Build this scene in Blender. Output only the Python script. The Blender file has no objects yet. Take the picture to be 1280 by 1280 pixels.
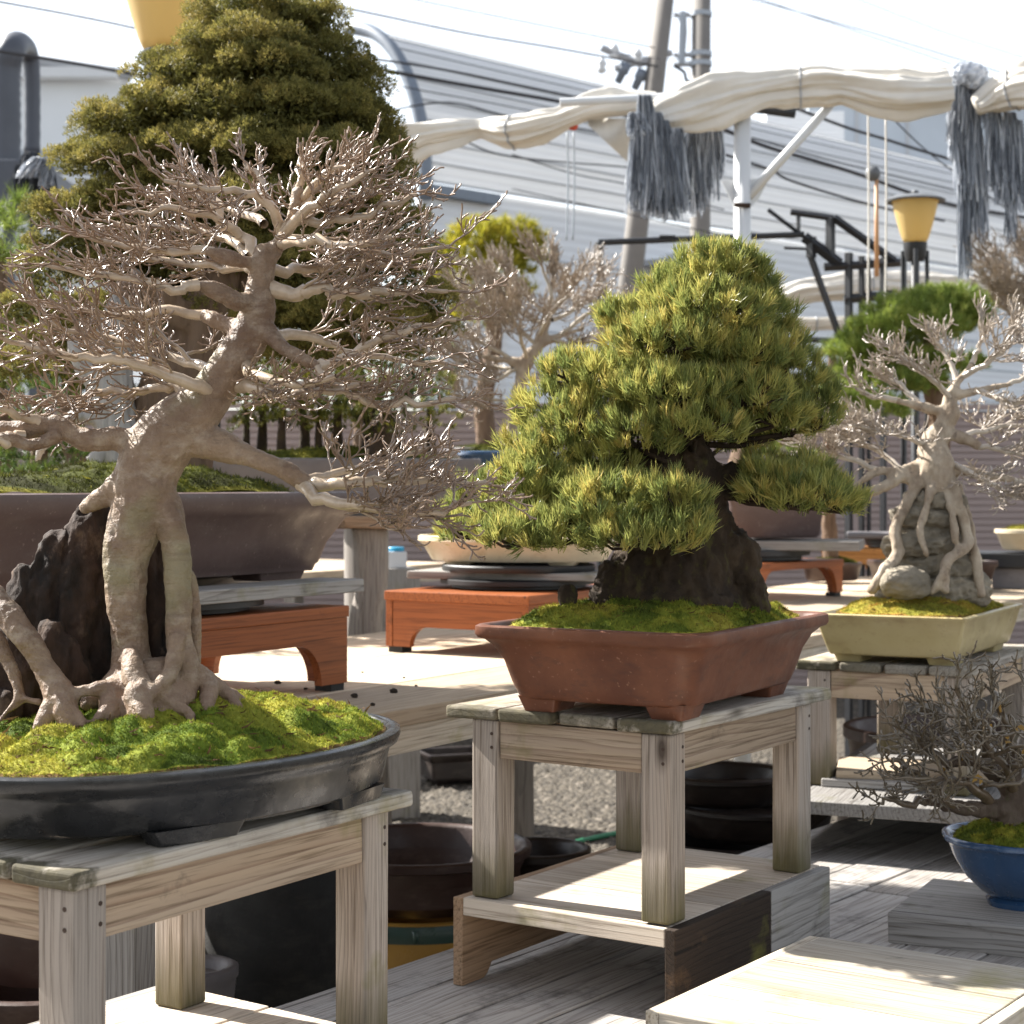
import bpy, bmesh, math, random
import numpy as np
from mathutils import Vector, Matrix, noise
PI = math.pi
R = math.radians
C = bpy.context.scene.collection
F, HY, HC = 2300.0, 605.0, 1.55          # focal length (photo pixels), eye level row, eye height in metres


def W(px, py, Y):
    """world point seen at photo pixel px, py at the distance Y"""
    return Vector(((px - 640) * Y / F, Y, HC - (py - HY) * Y / F))


def dirv(deg):
    return Vector((math.cos(R(deg)), math.sin(R(deg)), 0))


# ------------------------------------------------------------------ mesh builder
class MB:
    def __init__(s, seed=1):
        s.v, s.f, s.g, s.c = [], [], [], []
        s.rng = random.Random(seed)

    def add(s, verts, faces, grain=None, cv=0.5):
        b = len(s.v)
        s.v.extend([tuple(p) for p in verts])
        s.f.extend([tuple(i + b for i in f) for f in faces])
        s.g.extend([tuple(p) for p in (grain if grain is not None else verts)])
        if isinstance(cv, (list, tuple)):
            s.c.extend(cv)
        else:
            s.c.extend([cv] * len(verts))

    def box(s, c, size, ax=None, jitter=0.0, along=None):
        """box at centre c; grain runs along its longest side"""
        c = Vector(c)
        ax = ax or (Vector((1, 0, 0)), Vector((0, 1, 0)), Vector((0, 0, 1)))
        k = max(range(3), key=lambda i: size[i]) if along is None else along
        o = [k] + [i for i in range(3) if i != k]
        off = Vector((s.rng.uniform(-9, 9), s.rng.uniform(-.25, .25), s.rng.uniform(-.25, .25)))
        V, G = [], []
        for x in (-.5, .5):
            for y in (-.5, .5):
                for z in (-.5, .5):
                    l = (x * size[0], y * size[1], z * size[2])
                    p = c + ax[0] * l[0] + ax[1] * l[1] + ax[2] * l[2]
                    if jitter:
                        p = p + Vector([s.rng.uniform(-jitter, jitter) for _ in range(3)])
                    V.append(p)
                    G.append(Vector((l[o[0]], l[o[1]], l[o[2]])) + off)
        s.add(V, [(0, 1, 3, 2), (4, 6, 7, 5), (0, 4, 5, 1), (2, 3, 7, 6), (0, 2, 6, 4), (1, 5, 7, 3)], G, s.rng.random())

    def prism(s, poly, o, ax, ay, az, th):
        """extrude a flat outline (in ax, ay) by th along az"""
        o = Vector(o)
        n = len(poly)
        off = Vector((s.rng.uniform(-9, 9), s.rng.uniform(-.3, .3), s.rng.uniform(-.3, .3)))
        V = [o + ax * a + ay * b for a, b in poly] + [o + ax * a + ay * b + az * th for a, b in poly]
        G = [Vector((a, b, 0)) + off for a, b in poly] + [Vector((a, b, th)) + off for a, b in poly]
        Fc = [tuple(range(n - 1, -1, -1)), tuple(range(n, 2 * n))]
        Fc += [(i, (i + 1) % n, n + (i + 1) % n, n + i) for i in range(n)]
        s.add(V, Fc, G, s.rng.random())

    def tube(s, pts, rad, sides=8, cv=0.5, caps=True, flat=1.0):
        n = len(pts)
        pts = [Vector(p) for p in pts]
        t0 = (pts[1] - pts[0]).normalized()
        ref = Vector((0, 0, 1)) if abs(t0.z) < .9 else Vector((1, 0, 0))
        a = t0.cross(ref).normalized()
        V, cvs = [], []
        L = 0
        G = []
        goff = s.rng.uniform(-9, 9)
        for i in range(n):
            t = (pts[min(i + 1, n - 1)] - pts[max(i - 1, 0)])
            if t.length < 1e-9:
                t = t0
            t.normalize()
            a = (a - t * a.dot(t))
            if a.length < 1e-6:
                a = t.orthogonal()
            a.normalize()
            b = t.cross(a)
            if i:
                L += (pts[i] - pts[i - 1]).length
            for k in range(sides):
                th = 2 * PI * k / sides
                q = a * math.cos(th) * rad[i] + b * math.sin(th) * rad[i] * flat
                V.append(pts[i] + q)
                G.append((L + goff, math.cos(th) * rad[i], math.sin(th) * rad[i]))
                cvs.append(cv[i] if isinstance(cv, (list, tuple)) else cv)
        Fc = []
        for i in range(n - 1):
            for k in range(sides):
                k2 = (k + 1) % sides
                Fc.append((i * sides + k, i * sides + k2, (i + 1) * sides + k2, (i + 1) * sides + k))
        if caps:
            Fc.append(tuple(range(sides - 1, -1, -1)))
            Fc.append(tuple(range((n - 1) * sides, n * sides)))
        s.add(V, Fc, G, cvs)

    def cyl(s, c, r, h, sides=24, r2=None):
        c = Vector(c)
        s.tube([c, c + Vector((0, 0, h))], [r, r if r2 is None else r2], sides)

    def loft(s, rings, cap0=True, cap1=True, cv=0.5):
        n = len(rings[0])
        V = [p for r in rings for p in r]
        Fc = []
        for i in range(len(rings) - 1):
            for k in range(n):
                k2 = (k + 1) % n
                Fc.append((i * n + k, i * n + k2, (i + 1) * n + k2, (i + 1) * n + k))
        if cap0:
            Fc.append(tuple(range(n - 1, -1, -1)))
        if cap1:
            Fc.append(tuple(range((len(rings) - 1) * n, len(rings) * n)))
        s.add(V, Fc, None, cv)

    def lathe(s, c, prof, n=40, cap0=True, cap1=True):
        c = Vector(c)
        s.loft([[c + Vector((math.cos(2 * PI * k / n) * r, math.sin(2 * PI * k / n) * r, z)) for k in range(n)] for r, z in prof], cap0, cap1)

    def blob(s, c, r, n=10, amp=.15, sc=3.0, cv=.5):
        """lumpy ball; r = (rx, ry, rz)"""
        c = Vector(c)
        o = Vector([s.rng.uniform(-50, 50) for _ in range(3)])
        rings = []
        for i in range(1, n):
            ph = PI * i / n
            ring = []
            for k in range(2 * n):
                th = 2 * PI * k / (2 * n)
                d = Vector((math.sin(ph) * math.cos(th), math.sin(ph) * math.sin(th), -math.cos(ph)))
                f = 1 + amp * noise.noise(d * sc + o) * 2
                ring.append(c + Vector((d.x * r[0], d.y * r[1], d.z * r[2])) * f)
            rings.append(ring)
        s.loft(rings, cv=cv)

    def build(s, name, m, parent=None, smooth=False, bevel=0.0, angle=None, seg=2):
        me = bpy.data.meshes.new(name)
        off = parent.location if (parent is not None and parent.get('world_parts')) else Vector((0, 0, 0))
        vv = [(p[0] - off[0], p[1] - off[1], p[2] - off[2]) for p in s.v]
        me.from_pydata(vv, [], s.f)
        at = me.attributes.new('gr', 'FLOAT_VECTOR', 'POINT')
        at.data.foreach_set('vector', np.array(s.g, dtype=np.float32).ravel())
        ac = me.attributes.new('cv', 'FLOAT', 'POINT')
        ac.data.foreach_set('value', np.array(s.c, dtype=np.float32))
        return finish(name, me, m, parent, smooth, bevel, angle, seg)


def finish(name, me, m, parent, smooth=False, bevel=0, angle=None, seg=2):
    me.materials.append(m)
    if smooth:
        me.polygons.foreach_set('use_smooth', [True] * len(me.polygons))
        if angle:
            try:
                me.set_sharp_from_angle(angle=R(angle))
            except Exception:
                pass
    me.update()
    o = bpy.data.objects.new(name, me)
    C.objects.link(o)
    if parent is not None:
        o.parent = parent
    if bevel:
        b = o.modifiers.new('bevel', 'BEVEL')
        b.width = bevel
        b.segments = seg
        b.limit_method = 'ANGLE'
        b.angle_limit = R(40)
    return o


def np_mesh(name, V, T, cv, m, parent=None, smooth=False):
    """big triangle mesh from arrays"""
    V = np.asarray(V, dtype=np.float32).copy()
    if parent is not None and parent.get('world_parts'):
        V -= np.array(parent.location, dtype=np.float32)
    T = np.asarray(T, dtype=np.int32)
    me = bpy.data.meshes.new(name)
    me.vertices.add(len(V))
    me.vertices.foreach_set('co', V.ravel())
    me.loops.add(T.size)
    me.loops.foreach_set('vertex_index', T.ravel())
    me.polygons.add(len(T))
    me.polygons.foreach_set('loop_start', np.arange(0, T.size, 3, dtype=np.int32))
    me.polygons.foreach_set('loop_total', np.full(len(T), 3, dtype=np.int32))
    me.update(calc_edges=True)
    ac = me.attributes.new('cv', 'FLOAT', 'POINT')
    ac.data.foreach_set('value', np.asarray(cv, dtype=np.float32))
    return finish(name, me, m, parent, smooth)


def thing(name, label, cat, loc=(0, 0, 0), rz=0.0, group=None, world=False, kind=None):
    o = bpy.data.objects.new(name, None)
    C.objects.link(o)
    o.empty_display_size = .05
    o.location = loc
    o.rotation_euler = (0, 0, R(rz))
    if world:
        o['world_parts'] = 1
    return tag(o, label, cat, group, kind)


def tag(o, label=None, cat=None, group=None, kind=None):
    if label:
        o['label'] = label
    if cat:
        o['category'] = cat
    if group:
        o['group'] = group
    if kind:
        o['kind'] = kind
    return o


# ------------------------------------------------------------------ curves and branches
def spline(pts, rad, sub=4):
    """Catmull-Rom through pts with interpolated radii"""
    P = [Vector(p) for p in pts]
    n = len(P)
    out, ro = [], []
    for i in range(n - 1):
        p0, p1, p2, p3 = P[max(i - 1, 0)], P[i], P[i + 1], P[min(i + 2, n - 1)]
        for k in range(sub):
            t = k / sub
            out.append(.5 * ((2 * p1) + (p2 - p0) * t + (2 * p0 - 5 * p1 + 4 * p2 - p3) * t * t + (3 * p1 - p0 - 3 * p2 + p3) * t ** 3))
            ro.append(rad[i] * (1 - t) + rad[i + 1] * t)
    out.append(P[-1])
    ro.append(rad[-1])
    return out, ro


def rv(rng, k=1.0):
    return Vector((rng.gauss(0, k), rng.gauss(0, k), rng.gauss(0, k)))


def grow(mb, p, d, L, r, lvl, rng, S):
    """one wiggling branch with side shoots; S holds the habit of the tree"""
    step = S['step'] * (1 if lvl else .8)
    n = max(3, int(L / step))
    pts, rad = [Vector(p)], [r]
    d = Vector(d).normalized()
    ds = [d.copy()]
    for i in range(n):
        up = S['up'][lvl] if lvl < len(S['up']) else S['up'][-1]
        d = (d + rv(rng, S['wig']) + Vector((0, 0, up)) * (.4 + i / n)).normalized()
        pts.append(pts[-1] + d * (L / n))
        ds.append(d.copy())
        rad.append(max(S['rmin'], r * (1 - .62 * (i + 1) / n)))
    sides = 8 if r > .006 else (5 if r > .0025 else 4)
    mb.tube(pts, rad, sides, [max(0, min(1, 1 - q / S['rred'])) for q in rad], caps=False)
    if lvl == 0:
        return
    shoots(mb, pts, ds, rad, L, lvl, rng, S, S['t0'])


def shoots(mb, pts, ds, rad, L, lvl, rng, S, t0=.15):
    n = len(pts) - 1
    k = max(2, int(L * S['dens'][lvl]))
    side = rng.choice((-1, 1))
    for j in range(k + 1):
        t = t0 + (1 - t0) * (j + rng.uniform(.1, .9)) / (k + 1)
        if j == k:
            t = 1.0
        x = t * n
        i = min(int(x), n - 1)
        q = pts[i].lerp(pts[i + 1], x - i)
        dd = ds[min(i + 1, n)]
        side = -side
        ang = R(rng.uniform(*S['ang'])) * side * (1 if j < k else .25)
        cd = Matrix.Rotation(ang, 3, 'Z') @ dd
        cd = (cd + Vector((0, 0, rng.gauss(S['lift'], S['vert']))) + (S['out'](q) * S['outk'] if S.get('out') else Vector((0, 0, 0)))).normalized()
        cl = max(S['lmin'], min(L * S['lmax'], L * rng.uniform(*S['lr']) * (1.15 - .55 * t)))
        cr = min(rad[i] * .8, max(S['rmin'], S['rk'] * cl))
        grow(mb, q, cd, cl, cr, lvl - 1, rng, S)


def hand_branch(mb, pts, rad, lvl, rng, S, sub=4, t0=.2, draw=True):
    P, Rr = spline(pts, rad, sub)
    # irregular bends
    for i in range(1, len(P) - 1):
        P[i] = P[i] + rv(rng, S['wig'] * .012)
    if draw:
        mb.tube(P, Rr, 10, [max(0, min(1, 1 - q / S['rred'])) for q in Rr], caps=False)
    ds = [(P[min(i + 1, len(P) - 1)] - P[max(i - 1, 0)]).normalized() for i in range(len(P))]
    L = sum((P[i + 1] - P[i]).length for i in range(len(P) - 1))
    shoots(mb, P, ds, Rr, L, lvl, rng, S, t0)


def fused(name, tubes, m, parent, voxel=.004, smooth=6, disp=(), blobs=(), twist=None):
    """tubes melted into ONE continuous surface, then roughened"""
    mb = MB(3)
    for pts, rad in tubes:
        P, Rr = spline(pts, rad, 5)
        mb.tube(P, Rr, 14)
        mb.blob(P[0], (Rr[0],) * 3, 6, 0)
        mb.blob(P[-1], (Rr[-1],) * 3, 6, 0)
    for c, r in blobs:
        mb.blob(c, r, 9, .12, 2.0)
    me = bpy.data.meshes.new('tmp')
    me.from_pydata(mb.v, [], mb.f)
    o = bpy.data.objects.new('tmp', me)
    C.objects.link(o)
    md = o.modifiers.new('r', 'REMESH')
    md.mode = 'VOXEL'
    md.voxel_size = voxel
    ms = o.modifiers.new('s', 'SMOOTH')
    ms.iterations = smooth
    ms.factor = .5
    bpy.context.view_layer.update()
    dg = bpy.context.evaluated_depsgraph_get()
    m2 = bpy.data.meshes.new_from_object(o.evaluated_get(dg))
    bpy.data.objects.remove(o)
    m2.name = name
    nv = len(m2.vertices)
    co = np.empty(nv * 3, dtype=np.float32)
    no = np.empty(nv * 3, dtype=np.float32)
    m2.vertices.foreach_get('co', co)
    m2.vertices.foreach_get('normal', no)
    co = co.reshape(-1, 3)
    no = no.reshape(-1, 3)
    new = co.copy()
    for sc, amp, st, ridged in disp:
        for i in range(nv):
            q = Vector((co[i][0] * sc * st[0], co[i][1] * sc * st[1], co[i][2] * sc * st[2]))
            h = noise.noise(q) + .5 * noise.noise(q * 2.1)
            if ridged:
                h = .5 - abs(h) * 1.4
            new[i] += no[i] * h * amp
    if parent is not None and parent.get('world_parts'):
        new -= np.array(parent.location, dtype=np.float32)
    m2.vertices.foreach_set('co', new.ravel())
    m2.materials.clear()
    return finish(name, m2, m, parent, True)


# ------------------------------------------------------------------ leaves, needles, moss: many small blades
def unit(a):
    return a / np.maximum(np.linalg.norm(a, axis=1, keepdims=True), 1e-9)


def blades(pos, d, ln, wd, cv, rs, bend=.15, two=True):
    """little leaf blades: returns vertices, triangles, per-vertex values"""
    N = len(pos)
    side = unit(np.cross(d, rs.normal(size=(N, 3))))
    ln = np.broadcast_to(np.asarray(ln, float), (N,))[:, None]
    wd = np.broadcast_to(np.asarray(wd, float), (N,))[:, None]
    if two:
        bd = unit(rs.normal(size=(N, 3))) * bend
        mid = pos + d * ln * .5
        tip = pos + (d + bd) * ln
        V = np.stack([pos - side * wd * .4, pos + side * wd * .4, mid + side * wd * .5, mid - side * wd * .5, tip], 1).reshape(-1, 3)
        b = (np.arange(N) * 5)[:, None]
        T = np.concatenate([b + [0, 1, 2], b + [0, 2, 3], b + [3, 2, 4]], 1).reshape(-1, 3)
        return V, T, np.repeat(cv, 5)
    V = np.stack([pos - side * wd * .5, pos + side * wd * .5, pos + d * ln], 1).reshape(-1, 3)
    b = (np.arange(N) * 3)[:, None]
    T = b + np.array([[0, 1, 2]])
    return V, T, np.repeat(cv, 3)


def tufts(cen, ax, K, ln, wd, spread, cv, rs, jit=.004, two=True, bend=.15, cvj=.12):
    """K blades fanning out from every centre around its axis"""
    n = len(cen)
    pos = np.repeat(cen, K, 0) + rs.normal(size=(n * K, 3)) * jit
    d = unit(np.repeat(ax, K, 0) + rs.normal(size=(n * K, 3)) * spread)
    l = ln * rs.uniform(.7, 1.15, n * K)
    c = np.clip(np.repeat(cv, K) + rs.normal(size=n * K) * cvj, 0, 1)
    return blades(pos, d, l, wd, c, rs, bend, two)


def join(parts):
    V, T, cv, o = [], [], [], 0
    for v, t, c in parts:
        V.append(v)
        T.append(t + o)
        cv.append(c)
        o += len(v)
    return np.concatenate(V), np.concatenate(T), np.concatenate(cv)


def pad_points(pads, spacing, rs, zmin=-.25, shell=(.8, 1.02)):
    """points over the upper side of foliage pads; pads = [(centre, (rx, ry, rz))]"""
    P, N = [], []
    for c, r in pads:
        area = 4 * PI * ((r[0] * r[1]) ** 1.6 + (r[0] * r[2]) ** 1.6 + (r[1] * r[2]) ** 1.6) ** (1 / 1.6) / 3 ** (1 / 1.6)
        n = max(6, int(area / spacing ** 2))
        d = unit(rs.normal(size=(n, 3)))
        d = d[d[:, 2] > zmin]
        f = rs.uniform(shell[0], shell[1], len(d))[:, None]
        P.append(np.array(c)[None] + d * np.array(r)[None] * f)
        N.append(unit(d / np.array(r)[None]))
    return np.concatenate(P), np.concatenate(N)
# ------------------------------------------------------------------ materials
class NT:
    def __init__(s, name):
        s.m = bpy.data.materials.new(name)
        s.m.use_nodes = True
        s.t = s.m.node_tree
        s.t.nodes.clear()
        s.out = s.n('ShaderNodeOutputMaterial')

    def n(s, typ, props=None, **ins):
        nd = s.t.nodes.new(typ)
        for k, v in (props or {}).items():
            setattr(nd, k, v)
        for k, v in ins.items():
            s.set(nd, k.replace('_', ' '), v)
        return nd

    def set(s, nd, k, v):
        i = nd.inputs[int(k) if k.isdigit() else k]
        if isinstance(v, bpy.types.NodeSocket):
            s.t.links.new(v, i)
        else:
            if isinstance(v, tuple) and len(v) == 3 and i.type == 'RGBA':
                v = v + (1,)
            i.default_value = v

    def attr(s, name, out='Vector'):
        return s.n('ShaderNodeAttribute', {'attribute_name': name}).outputs[out]

    def obj(s):
        return s.n('ShaderNodeTexCoord').outputs['Object']

    def scale(s, vec, sc, loc=(0, 0, 0)):
        m = s.n('ShaderNodeMapping', None, Vector=vec)
        m.inputs['Scale'].default_value = sc
        m.inputs['Location'].default_value = loc
        return m.outputs[0]

    def noise(s, vec, sc, det=4, rough=.55, dist=0):
        return s.n('ShaderNodeTexNoise', None, Vector=vec, Scale=sc, Detail=det, Roughness=rough, Distortion=dist).outputs['Fac']

    def vor(s, vec, sc, feat='F1', out='Distance'):
        return s.n('ShaderNodeTexVoronoi', {'feature': feat}, Vector=vec, Scale=sc).outputs[out]

    def ramp(s, fac, stops):
        r = s.n('ShaderNodeValToRGB', None, Fac=fac)
        e = r.color_ramp.elements
        while len(e) < len(stops):
            e.new(.5)
        for el, (p, c) in zip(e, stops):
            el.position = p
            el.color = (c, c, c, 1) if not isinstance(c, tuple) else c + (1,)
        return r.outputs[0]

    def mix(s, fac, a, b, mode='MIX'):
        m = s.n('ShaderNodeMix', {'data_type': 'RGBA', 'blend_type': mode})
        for i, v in ((0, fac), (6, a), (7, b)):
            k = m.inputs[i]
            if isinstance(v, bpy.types.NodeSocket):
                s.t.links.new(v, k)
            else:
                k.default_value = v if i == 0 else (v + (1,) if isinstance(v, tuple) else (v, v, v, 1))
        return m.outputs[2]

    def math(s, op, a, b=0.0):
        return s.n('ShaderNodeMath', {'operation': op}, **{'0': a, '1': b}).outputs[0]

    def bump(s, h, st=.3, dist=.01):
        return s.n('ShaderNodeBump', None, Height=h, Strength=st, Distance=dist).outputs[0]

    def bsdf(s, col, rough=.7, normal=None, metal=0.0, transl=None, spec=.5, coat=0):
        p = s.n('ShaderNodeBsdfPrincipled')
        s.set(p, 'Base Color', col)
        s.set(p, 'Roughness', rough)
        s.set(p, 'Metallic', metal)
        s.set(p, 'Specular IOR Level', spec)
        if coat:
            s.set(p, 'Coat Weight', coat)
            s.set(p, 'Coat Roughness', .15)
        if normal is not None:
            s.set(p, 'Normal', normal)
        sh = p.outputs[0]
        if transl:
            tr = s.n('ShaderNodeBsdfTranslucent', None, Color=transl[1])
            if normal is not None:
                s.set(tr, 'Normal', normal)
            mx = s.n('ShaderNodeMixShader', None, Fac=transl[0])
            s.t.links.new(sh, mx.inputs[1])
            s.t.links.new(tr.outputs[0], mx.inputs[2])
            sh = mx.outputs[0]
        s.t.links.new(sh, s.out.inputs[0])
        return s.m


def wood(name, light, dark, grey, wgrey=.5, green=(.16, .15, .03), wgreen=.2, blotch=(.05, .045, .04), wblotch=.25, rings=10.0, rough=.85, bump=.45, ringmix=.5, base=0.0, ends=0.0):
    t = NT(name)
    g = t.attr('gr')
    gs = t.scale(g, (1.0, 14, 14))
    warp = t.noise(t.scale(g, (1.3, 5, 5)), 1.0, 2)
    gw = t.n('ShaderNodeVectorMath', {'operation': 'ADD'}, **{'0': t.scale(g, (.45, 5.5, 5.5)), '1': t.n('ShaderNodeCombineXYZ', None, X=0.0, Y=t.math('MULTIPLY', warp, .5), Z=t.math('MULTIPLY', warp, .3)).outputs[0]}).outputs[0]
    wv = t.n('ShaderNodeTexWave', {'wave_type': 'RINGS', 'rings_direction': 'X', 'wave_profile': 'SAW'}, Vector=gw, Scale=rings * .5, Distortion=.25, Detail=2.0).outputs['Fac']
    ring = t.ramp(wv, [(0, 0.0), (.72, .35), (.93, 1.0), (1, .15)])
    fine = t.noise(t.scale(g, (2.5, 90, 90)), 2.0, 5, .6)
    col = t.mix(t.math('MULTIPLY', ring, ringmix), light, dark)
    wea = t.ramp(t.noise(gs, .45, 4, .6), [(.5 - .35 * wgrey - .1, 1.0), (.95 - .3 * wgrey, 0.0)])
    col = t.mix(t.math('MULTIPLY', wea, min(1, wgrey * 1.25)), col, t.mix(t.math('MULTIPLY', ring, .5), grey, tuple(x * .55 for x in grey)))
    col = t.mix(t.ramp(fine, [(.3, .85), (.5, 0.0)]), col, t.mix(1.0, col, (.36, .32, .28), 'MULTIPLY'))
    # checks: thin dark splits along the grain
    sp = t.noise(t.scale(g, (.9, 42, 42)), 1.0, 2, .5)
    col = t.mix(t.ramp(sp, [(.27, .8), (.33, 0.0)]), col, tuple(x * .3 for x in dark))
    # knots
    kn = t.vor(t.scale(g, (2.6, 6.5, 6.5)), 1.0)
    col = t.mix(t.ramp(kn, [(.035, .9), (.085, .35), (.13, 0.0)]), col, tuple(x * .32 for x in dark))
    o = t.obj()
    if wgreen:
        col = t.mix(t.ramp(t.noise(o, 5.0, 5, .65), [(.62 - .2 * wgreen, 0.0), (.80 - .15 * wgreen, .75)]), col, green)
    if wblotch:
        col = t.mix(t.ramp(t.noise(t.scale(o, (1, 1, 1), (3, 7, 1)), 7.0, 6, .7), [(.68 - .2 * wblotch, 0.0), (.82 - .15 * wblotch, .8)]), col, blotch)
    col = t.mix(1.0, col, t.ramp(t.attr('cv', 'Fac'), [(0, .72), (1, 1.18)]), 'MULTIPLY')
    if ends:
        # mould on the weathered plank ends, heavier on some planks
        x_ = t.n('ShaderNodeSeparateXYZ', None, Vector=o).outputs[0]
        n_ = t.noise(o, 22, 5, .65)
        k_ = t.math('SUBTRACT', x_, t.math('MULTIPLY', t.math('SUBTRACT', n_, .42), .17))
        e_ = t.math('MULTIPLY', t.ramp(k_, [(0.0, .95), (ends, 0.0)]), t.ramp(t.attr('cv', 'Fac'), [(.25, .35), (.6, 1.0)]))
        col = t.mix(e_, col, t.mix(t.noise(o, 60, 4), (.018, .016, .012), (.11, .095, .05)))
    if base:
        # damp algae and dirt climbing the foot of the post
        z = t.n('ShaderNodeSeparateXYZ', None, Vector=o).outputs[2]
        n_ = t.noise(t.scale(g, (3, 40, 40)), 1.0, 4, .6)
        k_ = t.math('SUBTRACT', z, t.math('MULTIPLY', t.math('SUBTRACT', n_, .5), .16))
        col = t.mix(t.ramp(k_, [(0.0, .9), (base * .5, .55), (base, 0.0)]), col, t.mix(t.noise(o, 14, 4), (.11, .095, .022), (.035, .03, .02)))
    h = t.math('ADD', t.math('MULTIPLY', fine, .6), t.math('ADD', t.math('MULTIPLY', ring, -.35), t.ramp(sp, [(.27, -1.0), (.33, 0.0)])))
    return t.bsdf(col, rough, t.bump(h, bump, .003), spec=.25)


def glaze(name, col, col2, rough=.35, sc=6.0, coat=0.0, speck=None, dirt=None, bump=.08, spec=.5):
    t = NT(name)
    o = t.obj()
    c = t.mix(t.ramp(t.noise(o, sc, 5, .6), [(.35, 0.0), (.7, 1.0)]), col, col2)
    if dirt:
        c = t.mix(t.ramp(t.noise(t.scale(o, (1, 1, 2.5)), sc * 2.2, 6, .7), [(.52, 0.0), (.75, .7)]), c, dirt)
    if speck:
        c = t.mix(t.ramp(t.noise(o, 110, 2), [(.66, 0.0), (.74, .7)]), c, speck)
    r = t.ramp(t.noise(o, sc * 3, 4), [(.3, max(.05, rough - .12)), (.7, min(1, rough + .15))])
    return t.bsdf(c, r, t.bump(t.noise(o, 60, 4), bump, .003), coat=coat, spec=spec)


def foliage(name, stops, transl=.35, rough=.5, patch=None):
    t = NT(name)
    c = t.ramp(t.attr('cv', 'Fac'), stops)
    if patch:
        o = t.obj()
        c = t.mix(t.ramp(t.noise(o, patch[1], 4, .6), [(.45, 0.0), (.7, patch[2])]), c, patch[0])
    return t.bsdf(c, rough, transl=(transl, c), spec=.3)


def mossmat(name, stops, transl=.25):
    """cushion moss: every cushion has its own tone"""
    t = NT(name)
    o = t.obj()
    k = t.ramp(t.attr('cv', 'Fac'), stops)
    k = t.mix(1.0, k, t.ramp(t.noise(o, 70, 4, .6), [(.25, .55), (.7, 1.3)]), 'MULTIPLY')
    return t.bsdf(k, .85, t.bump(t.noise(o, 190, 3), .6, .006), transl=(transl, k), spec=.12)


def barkmat(name, a, b, c, sc=14.0, st=(1, 1, .5), bump=.4, rough=.75, bs=60):
    t = NT(name)
    o = t.scale(t.obj(), st)
    k = t.mix(t.ramp(t.noise(o, sc, 6, .65), [(.35, 0.0), (.65, 1.0)]), a, b)
    k = t.mix(t.ramp(t.noise(t.scale(o, (1, 1, 1), (4, 8, 2)), sc * 1.9, 6, .7), [(.56, 0.0), (.72, .8)]), k, c)
    h = t.math('ADD', t.noise(o, bs, 6, .6), t.math('MULTIPLY', t.vor(o, bs * .6), .6))
    return t.bsdf(k, rough, t.bump(h, bump, .006), spec=.3)


def twigmat(name, thick, thin, mid=None):
    t = NT(name)
    st = [(0, thick), (1, thin)] if mid is None else [(0, thick), (.6, mid), (1, thin)]
    c = t.ramp(t.attr('cv', 'Fac'), st)
    o = t.obj()
    c = t.mix(t.ramp(t.noise(o, 45, 4, .6), [(.4, 0.0), (.7, .6)]), c, t.mix(1.0, c, (.5, .45, .4), 'MULTIPLY'))
    return t.bsdf(c, .3, t.bump(t.noise(o, 150, 3), .3, .002), spec=.8)


def plain(name, col, rough=.5, metal=0.0, var=.25, sc=12.0, bump=.1, transl=None, spec=.5):
    t = NT(name)
    o = t.obj()
    c = t.mix(t.noise(o, sc, 5, .6), tuple(x * (1 - var) for x in col), tuple(min(1, x * (1 + var)) for x in col))
    return t.bsdf(c, rough, t.bump(t.noise(o, sc * 5, 4), bump, .004), metal, (transl, c) if transl else None, spec)


M = {}
M['leg_wood'] = wood('weathered cedar post', (.42, .335, .26), (.15, .10, .07), (.385, .36, .33), .75, wgreen=.1, wblotch=.35, rings=20, ringmix=.65, base=.12)
M['apron_wood'] = wood('warm cedar rail', (.44, .31, .19), (.20, .095, .045), (.39, .345, .29), .5, wgreen=.5, wblotch=.25, rings=7, ringmix=.75)
M['slat_wood'] = wood('lichen grey slat', (.42, .36, .28), (.16, .12, .085), (.45, .43, .40), .75, green=(.19, .155, .05), wgreen=.6, wblotch=.7, ends=.035)
M['deck_wood'] = wood('bleached deck board', (.44, .40, .36), (.15, .125, .11), (.46, .445, .43), .9, wgreen=0, wblotch=.8, blotch=(.085, .078, .072), ringmix=.6)
M['box_wood'] = wood('pale box board', (.54, .44, .33), (.30, .20, .13), (.49, .46, .42), .55, wgreen=.05, wblotch=.15, rings=6)
M['fresh_wood'] = wood('fresh cedar board', (.52, .44, .33), (.33, .24, .15), (.47, .45, .41), .5, green=(.28, .25, .09), wgreen=.4, wblotch=.05, rings=5)
M['bench_wood'] = wood('planed bench board', (.56, .435, .30), (.42, .30, .18), (.46, .41, .36), .25, wgreen=.0, wblotch=.06, rings=5)
M['char_wood'] = wood('dark bark faced board', (.034, .021, .013), (.010, .007, .005), (.022, .017, .013), .3, wgreen=.1, wblotch=.6, blotch=(.13, .075, .038), bump=.8)
M['grey_wood'] = wood('silver grey board', (.33, .305, .28), (.11, .097, .085), (.31, .30, .285), .85, green=(.17, .16, .07), wgreen=.15, wblotch=.45, ringmix=.75)
M['brown_wood'] = wood('brown inner board', (.30, .19, .11), (.15, .085, .045), (.24, .20, .16), .3, wgreen=0, wblotch=.2)
M['orange_wood'] = wood('orange lacquered wood', (.31, .092, .027), (.17, .045, .013), (.25, .08, .03), .25, wgreen=0, wblotch=.3, blotch=(.10, .028, .010), rings=4, rough=.42, bump=.1)
M['ochre_wood'] = wood('ochre stand wood', (.52, .22, .05), (.36, .13, .03), (.4, .2, .06), .1, wgreen=0, wblotch=.1, rings=4, rough=.5, bump=.1)
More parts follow.
